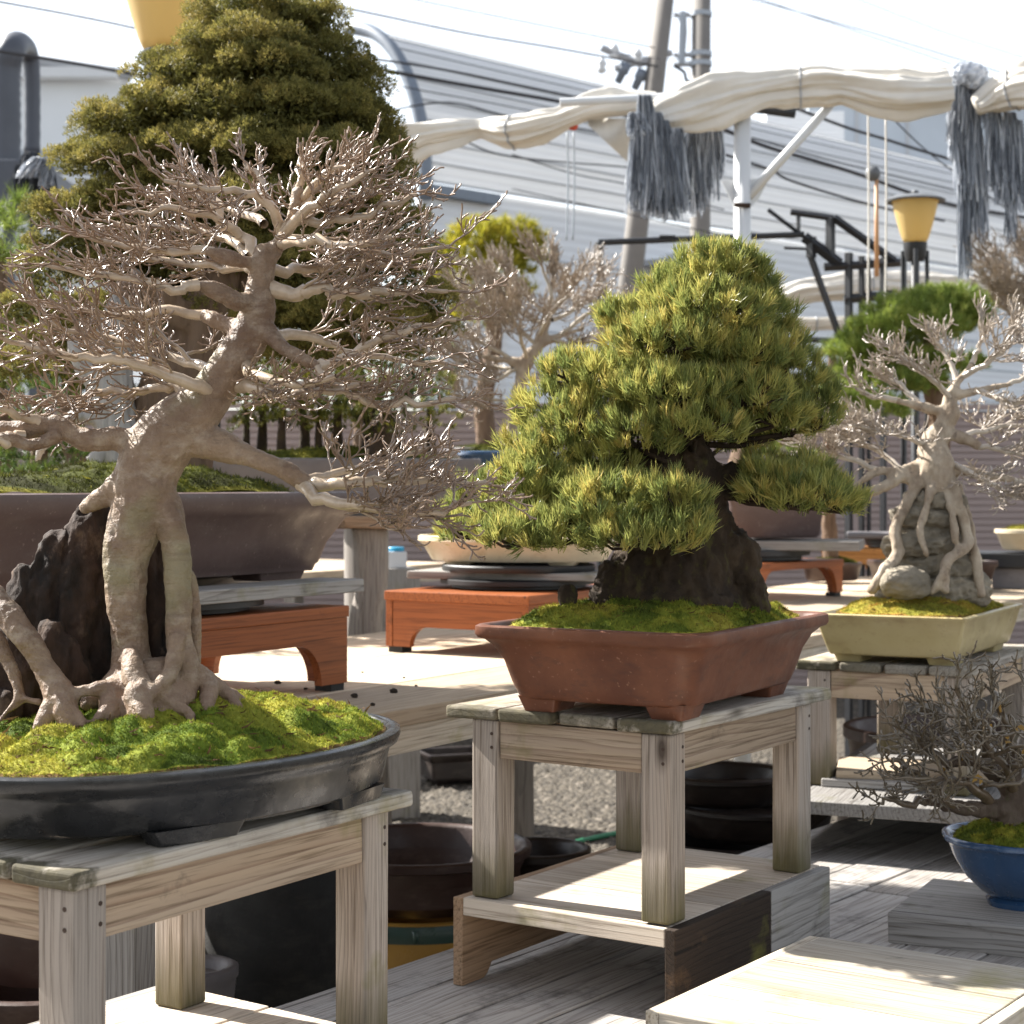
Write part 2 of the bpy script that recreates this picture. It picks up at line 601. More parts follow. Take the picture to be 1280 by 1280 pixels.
M['stump_wood'] = wood('old grey log', (.30, .26, .22), (.13, .11, .09), (.30, .28, .26), .8, wgreen=.0, wblotch=.5, bump=.8)
M['black_clay'] = glaze('charcoal glazed clay', (.008, .0085, .0095), (.018, .0185, .0195), .27, 9, dirt=(.05, .049, .047), bump=.15)
M['red_clay'] = glaze('red brown clay', (.092, .032, .017), (.17, .066, .034), .48, 7, dirt=(.045, .026, .023), speck=(.24, .13, .09), bump=.2, spec=.35)
M['brown_clay'] = glaze('brown clay', (.038, .019, .0145), (.056, .030, .023), .45, 5, dirt=(.11, .075, .06), bump=.2)
M['purple_clay'] = glaze('purple brown clay', (.075, .048, .044), (.105, .07, .064), .5, 5, speck=(.25, .2, .18), dirt=(.13, .10, .09), bump=.2)
M['dark_clay'] = glaze('dark brown clay', (.015, .010, .0085), (.026, .0175, .0145), .42, 5, dirt=(.07, .055, .045), bump=.2)
M['olive_glaze'] = glaze('olive yellow glaze', (.36, .29, .135), (.43, .36, .19), .38, 5, dirt=(.22, .15, .07), speck=(.25, .18, .08))
M['cream_glaze'] = glaze('cream glaze', (.62, .52, .36), (.70, .60, .44), .35, 5, dirt=(.42, .30, .17))
M['blue_glaze'] = glaze('deep blue glaze', (.022, .06, .135), (.035, .085, .18), .2, 8, coat=.5, speck=(.12, .18, .26))
M['grey_clay'] = glaze('grey clay', (.13, .12, .125), (.18, .165, .165), .55, 5, dirt=(.09, .08, .075))
M['stone_vat'] = glaze('black stone vat', (.007, .0065, .006), (.017, .0155, .0135), .7, 4, dirt=(.04, .035, .028), bump=.5)
M['amber_glaze'] = glaze('amber glaze', (.42, .24, .05), (.36, .19, .04), .35, 5)
M['green_glaze'] = glaze('dark green glaze', (.03, .06, .05), (.05, .09, .075), .3, 7)
M['pale_bark'] = barkmat('pale smooth bark', (.31, .225, .15), (.215, .145, .095), (.40, .335, .26), 15, (1, 1, .7), .7, .55, 48)
def smooth_bark():
    t = NT('mottled smooth bark')
    o = t.obj()
    k = t.mix(t.ramp(t.noise(o, 8, 7, .68), [(.34, 0.0), (.64, 1.0)]), (.31, .22, .145), (.145, .088, .054))
    k = t.mix(t.ramp(t.noise(t.scale(o, (1, 1, 1.6), (7, 2, 4)), 26, 6, .7), [(.50, 0.0), (.74, .6)]), k, (.45, .38, .29))
    k = t.mix(t.ramp(t.noise(t.scale(o, (1, 1, 1), (1, 9, 2)), 17, 6, .72), [(.54, 0.0), (.72, .8)]), k, (.15, .085, .055))
    k = t.mix(t.ramp(t.noise(t.scale(o, (1, 1, 1), (4, 4, 4)), 7, 3, .6), [(.60, 0.0), (.72, .5)]), k, (.22, .21, .11))
    wr = t.noise(t.scale(o, (7, 7, 46)), 1.0, 4, .6)
    k = t.mix(t.ramp(wr, [(.30, .55), (.42, 0.0)]), k, (.13, .085, .055))
    z = t.n('ShaderNodeSeparateXYZ', None, Vector=o).outputs[2]
    low = t.math('SUBTRACT', z, t.math('MULTIPLY', t.noise(o, 18, 4, .6), .16))
    k = t.mix(t.ramp(low, [(.06, .75), (.13, 0.0)]), k, t.mix(t.noise(o, 40, 5), (.30, .185, .12), (.10, .06, .045)))
    h = t.math('ADD', t.math('ADD', t.noise(o, 55, 6, .65), t.math('MULTIPLY', wr, .8)), t.math('MULTIPLY', t.noise(t.scale(o, (1, 1, .5)), 20, 4, .6), 1.6))
    return t.bsdf(k, .55, t.bump(h, .9, .008), spec=.4)


M['smooth_bark'] = smooth_bark()
M['root_bark'] = barkmat('pale root bark', (.46, .36, .26), (.33, .23, .15), (.12, .085, .07), 16, (1, 1, .6), .5, .7, 60)
M['white_bark'] = barkmat('whitish bark', (.44, .37, .285), (.24, .18, .125), (.10, .07, .05), 22, (1, 1, .6), .5)
M['dark_bark'] = barkmat('dark mossy bark', (.022, .014, .009), (.055, .036, .02), (.085, .078, .018), 20, (1, 1, .6), 1.0, .9, 45)
M['brown_bark'] = barkmat('flaking brown bark', (.12, .075, .048), (.17, .11, .07), (.06, .038, .026), 16, (1.6, 1.6, .25), .9, .85, 40)
M['dead_wood'] = barkmat('silver deadwood', (.45, .42, .39), (.33, .30, .28), (.16, .14, .13), 14, (2, 2, .12), .8, .8, 45)
M['shrub_bark'] = barkmat('shrub bark', (.07, .048, .033), (.11, .08, .058), (.06, .065, .022), 18, (1, 1, .6), .8)
M['rock_dark'] = barkmat('dark craggy rock', (.011, .008, .006), (.058, .031, .019), (.16, .105, .07), 10, (1.2, 1.2, .6), 1.0, .85, 44)
M['rock_grey'] = barkmat('grey green rock', (.26, .225, .17), (.14, .12, .09), (.34, .295, .225), 12, (1, 1, 1.6), .9, .85, 38)
M['twig_warm'] = twigmat('bare red brown twigs', (.46, .36, .255), (.125, .056, .036), (.30, .215, .14))
M['twig_pale'] = twigmat('bare pale twigs', (.48, .42, .345), (.31, .25, .195))
M['twig_brown'] = twigmat('bare brown twigs', (.44, .38, .29), (.26, .195, .14))
M['twig_dark'] = twigmat('bare dark twigs', (.12, .085, .05), (.17, .135, .085))
M['needle_mid'] = foliage('white pine needles', [(0, (.13, .165, .05)), (.4, (.28, .30, .085)), (.8, (.44, .41, .115)), (1, (.56, .44, .13))], .42, .34)
M['needle_bright'] = foliage('bright pine needles', [(0, (.11, .16, .03)), (.6, (.22, .29, .055)), (1, (.34, .36, .08))], .35)
M['needle_yellow'] = foliage('yellow pine needles', [(0, (.16, .18, .02)), (.6, (.36, .34, .035)), (1, (.50, .42, .05))], .35)
M['needle_green'] = foliage('green pine needles', [(0, (.03, .055, .012)), (.6, (.075, .12, .025)), (1, (.14, .18, .035))], .3)
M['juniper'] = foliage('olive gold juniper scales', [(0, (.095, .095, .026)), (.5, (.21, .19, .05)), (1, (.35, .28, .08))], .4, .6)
M['cedar'] = foliage('olive cedar scales', [(0, (.04, .05, .01)), (.6, (.11, .12, .022)), (1, (.22, .20, .03))], .3, .6)
M['dry_leaf'] = foliage('dry ochre leaves', [(0, (.30, .17, .04)), (1, (.45, .27, .06))], .3, .6)
M['moss'] = mossmat('cushion moss', [(0, (.05, .075, .012)), (.25, (.13, .185, .022)), (.5, (.28, .29, .04)), (.8, (.44, .39, .06)), (.93, (.25, .155, .045)), (1, (.11, .065, .028))])
M['moss_green'] = mossmat('deep green moss', [(0, (.045, .055, .012)), (.3, (.12, .155, .02)), (.6, (.28, .28, .038)), (.88, (.38, .32, .05)), (1, (.13, .08, .025))])
M['moss_yellow'] = mossmat('golden moss', [(0, (.12, .12, .02)), (.3, (.25, .24, .035)), (.65, (.38, .30, .05)), (.9, (.36, .18, .045)), (1, (.13, .08, .035))])
M['moss_dark'] = mossmat('dark olive moss', [(0, (.03, .028, .012)), (.5, (.075, .085, .014)), (1, (.21, .19, .028))])
M['black'] = plain('black plastic', (.014, .014, .015), .5)
M['rubber'] = plain('black rubber', (.01, .01, .01), .7)
M['black_steel'] = plain('black painted steel', (.016, .017, .02), .45)
M['white_paint'] = plain('white painted steel', (.62, .63, .64), .45, var=.06, sc=6)
M['cloth'] = plain('white shade cloth', (.68, .64, .575), .9, var=.16, sc=5, bump=.4, transl=.07)
M['silver_net'] = foliage('silver shade strips', [(0, (.07, .08, .10)), (.35, (.30, .33, .38)), (.7, (.55, .58, .63)), (1, (.9, .92, .95))], .35, .3)
M['net_dark'] = foliage('dark net strips', [(0, (.015, .018, .025)), (1, (.10, .11, .13))], .1, .5)
M['lamp_amber'] = plain('amber lamp plastic', (.78, .60, .27), .4, var=.06, sc=3, bump=.02, transl=.5)
M['lamp_cap'] = plain('grey lamp cap', (.10, .105, .11), .45)
M['concrete'] = plain('pole concrete', (.19, .175, .16), .85, var=.2, sc=4)
M['wire'] = plain('cable rubber', (.035, .035, .04), .7)
M['roof_white_old'] = plain('pale sheet roofing', (.84, .845, .85), .6, var=.05, sc=.6, bump=.02, transl=.3)
M['wall_blue_old'] = plain('pale blue wall sheet', (.76, .775, .80), .7, var=.05, sc=.6, bump=.02)
M['seam_grey'] = plain('grey sheet seam', (.36, .37, .39), .7, var=.1, sc=2)
M['rib_blue'] = plain('blue grey arch rib', (.16, .19, .235), .5)
M['far_grey'] = plain('grey metal wall', (.36, .40, .45), .6, var=.08, sc=1)
M['far_white'] = plain('white wall sheet', (.66, .68, .70), .6, var=.06, sc=1)
M['duct_grey'] = plain('dark grey duct', (.075, .082, .10), .5, .2, var=.2, sc=4)
M['siding'] = plain('pink brown siding', (.30, .235, .22), .65, var=.1, sc=3)
M['orange_pole'] = plain('orange bamboo pole', (.50, .27, .13), .5)
M['screw'] = plain('rusty screw', (.05, .03, .02), .7, .4)
M['green_hose'] = plain('green garden hose', (.02, .20, .09), .4)
M['blue_plastic'] = plain('sky blue plastic', (.02, .30, .50), .4)
M['red_plastic'] = plain('red knot', (.5, .07, .03), .6)
M['soil'] = plain('dark soil', (.035, .025, .017), .95, var=.5, sc=60, bump=.8)


def ribbed(name, col, line, scale, transl=None):
    t = NT(name)
    o = t.obj()
    wv = t.n('ShaderNodeTexWave', {'wave_type': 'BANDS', 'bands_direction': 'Z'}, Vector=o, Scale=scale, Distortion=0.0).outputs['Fac']
    c = t.mix(t.noise(t.scale(o, (.3, .3, 1)), 1.4, 5, .6), tuple(x * .88 for x in col), col)
    c = t.mix(t.ramp(wv, [(.0, .3), (.16, 0.0)]), c, line)
    return t.bsdf(c, .6, t.bump(wv, .3, .02), transl=(transl, c) if transl else None)


M['roof_white'] = ribbed('pale ribbed roofing', (.84, .845, .85), (.40, .41, .43), 2.4, .25)
M['wall_blue'] = ribbed('pale blue ribbed wall', (.74, .76, .79), (.50, .52, .56), 2.0)


def gravel_mat():
    t = NT('river gravel')
    o = t.obj()
    cell = t.n('ShaderNodeTexVoronoi', None, Vector=o, Scale=38.0)
    k = t.mix(t.ramp(t.noise(cell.outputs['Position'], 31, 1), [(.3, 0.0), (.7, 1.0)]), (.06, .051, .041), (.17, .147, .115))
    k = t.mix(t.ramp(t.noise(o, .8, 4), [(.4, 0.0), (.7, .6)]), k, (.09, .075, .055))
    k = t.mix(t.ramp(cell.outputs['Distance'], [(.35, 0.0), (.75, .8)]), k, (.04, .035, .03))
    return t.bsdf(k, .9, t.bump(t.math('MULTIPLY', cell.outputs['Distance'], -1.0), .9, .02), spec=.2)


M['gravel'] = gravel_mat()
# ------------------------------------------------------------------ furniture
def make_table(label, N, z0, z1, rz, Lu, Lv, planks=4, group='weathered wooden stool tables', seed=1, over=.03, leg=.06, screws=True, ends=.02):
    """slatted stool table; origin under its near corner, x along the slats"""
    rng = random.Random(seed)
    t = thing('stool_table', label, 'table', (N[0], N[1], z0), rz, group)
    H = z1 - z0
    th = .024
    mb = MB(seed)
    w = (Lv - .010 * (planks - 1)) / planks
    for i in range(planks):
        e0, e1 = rng.uniform(-.006, .008), rng.uniform(-.008, .006)
        mb.box((Lu / 2 + (e0 + e1) / 2, w / 2 + i * (w + .010), H - th / 2 + rng.uniform(-.001, .001)), (Lu + e1 - e0, w, th), jitter=.0012)
    mb.build('tabletop', M['slat_wood'], t, bevel=.006, seg=3)
    ins = .012
    xs = (ins + leg / 2, Lu - ins - ends - leg / 2)
    ys = (ins + leg / 2, Lv - over - leg / 2)
    hl = H - th
    ah, at = .072, .024
    legs = []
    for x in xs:
        for y in ys:
            mb = MB(seed + int(x * 100) + int(y * 1000))
            mb.box((x, y, hl / 2), (leg, leg, hl - .0006), jitter=.001)
            legs.append(mb.build('leg', M['leg_wood'], t, bevel=.005, seg=3))
    for y, s in ((ys[0], -1), (ys[1], 1)):
        mb = MB(seed + 70 + int(y * 100))
        mb.box((sum(xs) / 2, y + s * (leg / 2 - at / 2 - .006), hl - ah / 2 - .001), (xs[1] - xs[0] - leg - .001, at, ah), jitter=.0008)
        mb.build('apron', M['apron_wood'], t, bevel=.002)
    for x, s in ((xs[0], -1), (xs[1], 1)):
        mb = MB(seed + 80 + int(x * 100))
        mb.box((x + s * (leg / 2 - at / 2 - .006), sum(ys) / 2, hl - ah / 2 - .001), (at, ys[1] - ys[0] - leg - .001, ah), jitter=.0008)
        mb.build('apron', M['apron_wood'], t, bevel=.002)
    if screws:
        for l, (sx, sy) in ((legs[0], (0, 0)), (legs[1], (0, 1)), (legs[2], (1, 0))):
            cx, cy = xs[sx], ys[sy]
            for dz in (.026, .052):
                if sx == 0:
                    mb = MB(4)
                    q = Vector((cx - leg / 2 - .001, cy - leg * .28, hl - dz))
                    mb.tube([q, q + Vector((.002, 0, 0))], [.0032, .0032], 10)
                    mb.build('screw', M['screw'], l)
                if sy == 0:
                    mb = MB(5)
                    q = Vector((cx + leg * .3, cy - leg / 2 - .001, hl - dz))
                    mb.tube([q, q + Vector((0, .002, 0))], [.0032, .0032], 10)
                    mb.build('screw', M['screw'], l)
    return t


def arch_panel(L, h, foot, rise, n=10):
    """side panel outline with an arched cut-out below"""
    p = [(0, 0), (foot, 0)]
    r = min(rise, .09)
    x0, x1 = foot, L - foot
    for i in range(n + 1):
        a = PI / 2 * i / n
        p.append((x0 + .35 * r * 0 + r * (1 - math.cos(a)), rise * math.sin(a)))
    for i in range(n + 1):
        a = PI / 2 * (1 - i / n)
        p.append((x1 - r * (1 - math.cos(a)), rise * math.sin(a)))
    p += [(L - foot, 0), (L, 0), (L, h), (0, h)]
    out = []
    for q in p:
        if not out or (abs(q[0] - out[-1][0]) + abs(q[1] - out[-1][1])) > 1e-5:
            out.append(q)
    return out


def make_stand(label, N, z0, h, rz, Lu, Lv, m='orange_wood', rise=.07, foot=.07, group='lacquered display stands'):
    t = thing('display_stand', label, 'stand', (N[0], N[1], z0), rz, group)
    X, Y, Z = Vector((1, 0, 0)), Vector((0, 1, 0)), Vector((0, 0, 1))
    f = .018
    th = .022
    mb = MB(int(N[1] * 100))
    mb.box((Lu / 2, Lv / 2, h - .014), (Lu, Lv, .028))
    mb.build('top_board', M[m], t, bevel=.003)
    hp = h - .028 - f - .0006
    for y in (.004, Lv - th - .004):
        mb = MB(int(N[1] * 100) + 1)
        mb.prism(arch_panel(Lu - .008, hp, foot, rise), (.004, y + th, f), X, Z, -Y, th)
        mb.build('side_panel', M[m], t)
    for x in (.006, Lu - th - .006):
        mb = MB(int(N[1] * 100) + 2)
        mb.prism(arch_panel(Lv - .012 - 2 * th, hp, foot * .8, rise), (x, .0055 + th, f), Y, Z, X, th)
        mb.build('end_panel', M[m], t)
    for x in (.012, Lu - .062):
        for y in (.008, Lv - .058):
            mb = MB(3)
            mb.box((x + .025, y + .025, f / 2), (.05, .05, f - .0006))
            mb.build('foot', M['rubber'], t)
    return t


def rrect(hx, hy, r, n=6):
    r = max(.001, min(r, hx * .98, hy * .98))
    out = []
    for cx, cy, a0 in ((hx - r, hy - r, 0), (-hx + r, hy - r, 90), (-hx + r, -hy + r, 180), (hx - r, -hy + r, 270)):
        for i in range(n + 1):
            a = R(a0 + 90 * i / n)
            out.append((cx + r * math.cos(a), cy + r * math.sin(a)))
    return out


def oval(hx, hy, n=96):
    return [(hx * math.cos(2 * PI * i / n), hy * math.sin(2 * PI * i / n)) for i in range(n)]


def potmesh(shape, prof, wall, zsoil, m, parent, name='pot', corner=.02, z0=0.0):
    """prof: outer levels [(half x, half y, z)] from the bottom up to the rim"""
    mb = MB(5)
    rings = []
    ring = (lambda a, b: rrect(a, b, corner)) if shape == 'rect' else (lambda a, b: oval(a, b))
    for hx, hy, z in prof:
        rings.append([Vector((x, y, z + z0)) for x, y in ring(hx, hy)])
    hx, hy, z = prof[-1]
    for d, dz in ((wall * .3, .003), (wall * .7, .003), (wall, -.001)):
        rings.append([Vector((x, y, z + z0 + dz)) for x, y in ring(hx - d, hy - d)])
    k = zsoil - .012
    rings.append([Vector((x, y, k + z0)) for x, y in ring(hx - wall * 1.3, hy - wall * 1.3)])
    mb.loft(rings)
    return mb.build(name, m, parent, True, angle=50)


def feet(parent, m, spots, size, h, z0=0.0, taper=.012):
    for x, y, a in spots:
        mb = MB(6)
        ca, sa = math.cos(R(a)), math.sin(R(a))
        r0 = []
        for s, z in ((1 - taper / size[0], z0 - h), (1.0, z0 + .004)):
            r0.append([Vector((x + (px * ca - py * sa) * s, y + (px * sa + py * ca) * s, z)) for px, py in rrect(size[0], size[1], .006, 3)])
        mb.loft(r0)
        mb.build('foot', m, parent, True, angle=50)


def mound(parent, ring, z0, height, m, blades_n=0, ln=.006, wd=.0016, seed=1, lump=.010, lsc=28.0, name='moss', nr=34, na=120, flat=1.6):
    """planted moss surface inside a rim: ring(angle) -> (x, y), dome height above z0"""
    rs = np.random.RandomState(seed)
    so = Vector((seed * 7.1, seed * 3.3, 0))
    tone = [.5]

    def hgt(x, y, t):
        q = Vector((x * lsc, y * lsc, 0)) + so
        # cushions: rounded cells of two sizes
        b = 0
        for s_, w_ in ((1.0, .75), (2.3, .35)):
            dst, pts = noise.voronoi(q * s_ + Vector((noise.noise(q * .7), noise.noise(q * .7 + Vector((9, 0, 0))), 0)) * .5)
            b += w_ * max(0, 1 - (dst[0] / .75) ** 2)
            if s_ == 1.0:
                tone[0] = (math.sin(pts[0][0] * 12.9 + pts[0][1] * 78.2) * 43758.5) % 1.0
        tone[0] = min(1, max(0, .25 + .5 * tone[0] + .55 * noise.noise(q * .22 + Vector((3, 1, 0)))))
        return z0 + height(x, y, t) + lump * b * min(1, (1 - t) * 6 + .1)
    V, Fc, cv = [], [], []
    for i in range(nr + 1):
        t = (i / nr) ** .8
        for k in range(na):
            x, y = ring(2 * PI * k / na)
            x, y = x * t, y * t
            V.append((x, y, hgt(x, y, t)))
            cv.append(tone[0] * .9 if t < .965 else .98)
    for i in range(nr):
        for k in range(na):
            k2 = (k + 1) % na
            a, b, c, d = i * na + k, (i + 1) * na + k, (i + 1) * na + k2, i * na + k2
            Fc += [(a, b, c), (a, c, d)]
    parts = [(np.array(V), np.array(Fc), np.array(cv))]
    if blades_n:
        th = rs.uniform(0, 2 * PI, blades_n)
        tt = np.sqrt(rs.uniform(0, 1, blades_n)) * .985
        P, tn = [], []
        for a, t in zip(th, tt):
            x, y = ring(a)
            x, y = x * t, y * t
            P.append((x, y, hgt(x, y, t) - .001))
            tn.append(tone[0])
        P = np.array(P)
        tn = np.clip(np.array(tn) + rs.normal(size=blades_n) * .13, 0, 1)
        d = unit(np.array([0, 0, 1.0]) + rs.normal(size=(blades_n, 3)) * .55)
        parts.append(blades(P, d, ln * rs.uniform(.6, 1.3, blades_n), wd, tn, rs, two=False))
        # crumbs, dead needles and bits of twig lying on the cushions
        nd = max(20, blades_n // 110)
        P = []
        for a, t_ in zip(rs.uniform(0, 2 * PI, nd), np.sqrt(rs.uniform(0, 1, nd)) * .97):
            x, y = ring(a)
            P.append((x * t_, y * t_, hgt(x * t_, y * t_, t_) + .003))
        d = unit(rs.normal(size=(nd, 3)) * [1, 1, .25])
        parts.append(blades(np.array(P), d, rs.uniform(.006, .022, nd), rs.uniform(.0014, .004, nd), np.full(nd, 1.0), rs, .3))
    V, T, cvv = join(parts)
    return np_mesh(name, V, T, cvv, m, parent, smooth=False)


# ================================================================== the setting
def ground():
    mb = MB(1)
    n = 40
    V, Fc = [], []
    for i in range(n + 1):
        for j in range(n + 1):
            x = (i / n - .5) * 2
            y = (j / n - .5) * 2
            V.append((x * abs(x) * 150, y * abs(y) * 150 + 10, 0))
    for i in range(n):
        for j in range(n):
            a = i * (n + 1) + j
            Fc.append((a, a + n + 1, a + n + 2, a + 1))
    mb.add(V, Fc)
    tag(mb.build('ground', M['gravel']), kind='structure')
    # loose stones where the path shows between the benches
    rs = np.random.RandomState(4)
    n = 9000
    p = np.stack([rs.uniform(-1.6, 1.6, n), rs.uniform(5.6, 11.5, n), np.zeros(n)], 1)
    s = rs.uniform(.008, .022, n)
    base = np.array([[1, 0, 0], [-1, 0, 0], [0, 1, 0], [0, -1, 0], [0, 0, .7], [0, 0, -.5]], float)
    tri = np.array([[0, 2, 4], [2, 1, 4], [1, 3, 4], [3, 0, 4]])
    ang = rs.uniform(0, 2 * PI, n)
    rot = np.stack([np.cos(ang), -np.sin(ang), np.sin(ang), np.cos(ang)], 1).reshape(n, 2, 2)
    V = np.repeat(base[None], n, 0) * (s[:, None, None] * rs.uniform(.7, 1.3, (n, 6, 1)))
    V[:, :, :2] = np.einsum('nij,nkj->nki', rot, V[:, :, :2])
    V += p[:, None]
    T = (np.arange(n) * 6)[:, None, None] + tri[None]
    m = foliage('loose pebbles', [(0, (.03, .025, .019)), (.6, (.075, .063, .048)), (1, (.17, .145, .115))], 0.0, .8)
    tag(np_mesh('gravel', V.reshape(-1, 3), T.reshape(-1, 3), np.repeat(rs.uniform(0, 1, n), 6), m), kind='stuff')


ground()

# low deck that carries the stool tables
UD = 54.0
t = thing('low_deck', 'broad low deck of bleached grey boards carrying the stool tables', 'deck', (-.418, 3.41, 0), UD)
mb = MB(11)
y = 0.0
zt = .588
ws = [.15, .16, .14, .155, .15, .165, .145, .15, .16, .15, .14, .15]
for w in ws:
    x = -3.2
    while x < 3.1:
        L = mb.rng.uniform(1.7, 2.5)
        e = min(x + L, 3.2)
        mb.box(((x + e) / 2, y - w / 2, zt - .0175 + mb.rng.uniform(-.002, .002)), (e - x - .004, w - .005, .035), jitter=.0015)
        x = e
    y -= w
mb.build('deck_boards', M['deck_wood'], t, bevel=.003)
for yy in (-.03, -.95, y + .03):
    mb = MB(12)
    mb.box((0, yy, zt - .035 - .045), (6.3, .05, .085))
    mb.build('joist', M['grey_wood'], t)
for xx in (-2.9, -1.0, 1.0, 2.9):
    for yy in (-.075, -.9):
        mb = MB(13)
        mb.box((xx, yy, (zt - .125) / 2), (.07, .07, zt - .126))
        mb.build('leg', M['grey_wood'], t)

# tall display bench of planed boards
UB = 58.0
ub, vb = dirv(UB), dirv(UB + 90)
ZB = 1.05
t = thing('display_bench', 'long waist high bench of pale planed boards behind the stool tables', 'bench', (0, 4.47, 0), UB)
mb = MB(21)
y = 0.0
for w in (.33, .46, .51):
    x = -1.35
    while x < 6.4:
        L = mb.rng.uniform(2.6, 3.8)
        e = min(x + L, 6.5)
        mb.box(((x + e) / 2, y + w / 2, ZB - .02), (e - x - .003, w - .006, .04), jitter=.001)
        x = e
    y += w
mb.build('bench_top', M['bench_wood'], t, bevel=.003)
for yy in (.035, y - .04):
    mb = MB(22)
    mb.box((2.58, yy, ZB - .0405 - .03), (7.8, .05, .06))
    mb.build('rail', M['fresh_wood'], t, bevel=.002)
for xx in (-1.2, 3.05, 6.3):
    for yy in (.10, y - .1):
        mb = MB(23)
        mb.box((xx, yy, (ZB - .10) / 2), (.09, .09, ZB - .101))
        mb.build('leg', M['grey_wood'], t)
# crumbs of soil dropped on the bench
for k, (px, py) in enumerate(((347, 855), (382, 862), (443, 872), (492, 866), (466, 882), (417, 878), (453, 841), (505, 848), (520, 858))):
    q = Vector(((px - 640) * (.5 * F / (py - HY)) / F, .5 * F / (py - HY), ZB))
    mb = MB(k)
    r = (.007, .004, .0075, .008, .005, .004, .003, .003, .003)[k]
    mb.blob((0, 0, r * .6), (r * 1.2, r, r * .8), 6, .3)
    o = mb.build('soil_crumb', M['soil'], None, True)
    o.location = q
    tag(o, ['dark soil crumb nearest the left orange stand on the pale bench', 'flat dark soil crumb on the bench below the left orange stand foot',
            'dark soil crumb near the shaded edge of the pale bench', 'largest black soil crumb in the sunny middle of the bench',
            'soil crumb closest to the front edge of the pale bench', 'tiny soil crumb between two larger ones on the bench edge',
            'tiny soil speck right of the stand foot on the sunny bench', 'tiny soil speck above the largest crumb on the bench',
            'tiny soil speck right of the largest crumb on the bench'][k], 'soil crumb', 'soil crumbs on the bench')


def boxbench(label, N, z0, z1, rz, Lu, Lv, top='box_wood', side='brown_wood', planks=3, panel_th=.022, notch=True, front=None, name='low_box_bench', across=True, group='low box benches on the deck'):
    """low box: top boards and two upright side boards (along x)"""
    t = thing(name, label, 'box bench', (N[0], N[1], z0), rz, group)
    H = z1 - z0
    th = .034
    mb = MB(int(Lu * 1000))
    if across:
        w = Lu / planks
        for i in range(planks):
            mb.box((w / 2 + i * w, Lv / 2, H - th / 2 + mb.rng.uniform(-.0008, .0008)), (w - .003, Lv - panel_th * 2 - .001, th), jitter=.0008)
    else:
        w = (Lv - panel_th * 2) / planks
        for i in range(planks):
            mb.box((Lu / 2, panel_th + w / 2 + i * w, H - th / 2 + mb.rng.uniform(-.0008, .0008)), (Lu, w - .003, th), jitter=.0008)
    mb.build('top_board', M[top], t, bevel=.002)
    X, Y, Z = Vector((1, 0, 0)), Vector((0, 1, 0)), Vector((0, 0, 1))

    def outline(x0, x1, nt):
        p = [(x0, 0)]
        if nt:
            p += [(x0 + .07, 0), (x0 + .085, .006), (x0 + .1, .026), (x1 - .1, .026), (x1 - .085, .006), (x1 - .07, 0)]
        p += [(x1, 0), (x1, H - .001), (x0, H - .001)]
        return p
    pieces = front or [(0, Lu, side)]
    for x0, x1, mm in pieces:
        mb = MB(31 + int(x0 * 100))
        mb.prism(outline(x0, x1 - .001, False), (0, panel_th, 0), X, Z, -Y, panel_th)
        mb.build('side_panel', M[mm], t, bevel=.002)
    mb = MB(37)
    mb.prism(outline(0, Lu, notch), (0, Lv, 0), X, Z, -Y, panel_th)
    mb.build('side_panel', M[side], t, bevel=.002)
    return t


ZD = .5905
# box bench and stool table under the red brown pot
boxbench('low box bench with a dark bark faced side board, under the middle stool table', (.289, 3.256), ZD, .76, 56, .66, .485, 'box_wood', 'brown_wood', 3,
         front=[(0, .385, 'char_wood'), (.386, .66, 'grey_wood')])
make_table('stool table holding the red brown rectangular pot, on a box bench', (.284, 3.262), .761, 1.126, 56, .68, .50, 4, seed=5, over=.056, ends=.06)
# left foreground
u1, v1 = dirv(58), dirv(148)
K = Vector((-.60, 3.175, 0))
N1 = K - dirv(54) * .70 - dirv(144) * .50
boxbench('sunlit low box bench under the stool table of the dark oval pot', N1[:2], ZD, .69, 54, .70, .50, 'box_wood', 'grey_wood', 2, across=False)
make_table('stool table holding the charcoal oval pot, nearest the camera', (-.542, 2.268), .691, 1.07, 58, .736, .475, 4, seed=9, ends=.042)
# right: low bench, boards and table of the rock tree
ub3 = 68
boxbench('grey low box bench under the table of the rock planted tree', (1.67, 4.35), ZD, .738, 68, 1.12, 1.05, 'grey_wood', 'char_wood', 2, across=False)
make_table('stool table holding the olive glazed pot at the right', (1.187, 4.75), .739, 1.073, 62.5, .80, .477, 4, seed=14, leg=.064, ends=.05)
boxbench('pale yellow box bench in the sunny bottom right corner', (.249 + .4 * .82, 2.73 - .4 * .57), ZD, .76, 55, .56, .46, 'fresh_wood', 'fresh_wood', 3)


def slab(name, label, cat, c, size, rz, m, group=None, bevel=.003):
    t = MB(int(abs(c[0]) * 100) + 3)
    t.box((0, 0, size[2] / 2), size, jitter=.001)
    o = t.build(name, M[m], None, bevel=bevel)
    o.location = c
    o.rotation_euler = (0, 0, R(rz))
    return tag(o, label, cat, group)


q = Vector((.786, 3.85, 0)) + dirv(-27) * .45 + dirv(63) * .19
slab('wooden_plinth', 'thick silver grey board under the blue glazed pot', 'board', (q.x, q.y, ZD), (.90, .38, .062), -27, 'grey_wood')
for k, (z, a, dx, lab) in enumerate(((.7385, -20, 0, 'lower of the two grey boards stacked on the grey box bench'), (.7605, -12, .03, 'upper pale board of the stacked pair behind the stool leg'),)):
    q = W(1135, 990, 4.98)
    slab('loose_board', lab, 'board', (q.x + dx, 4.99 + .03 * k, z), (.42, .26, .0215), a, 'grey_wood' if k == 0 else 'bench_wood', 'loose boards stacked on the low bench')
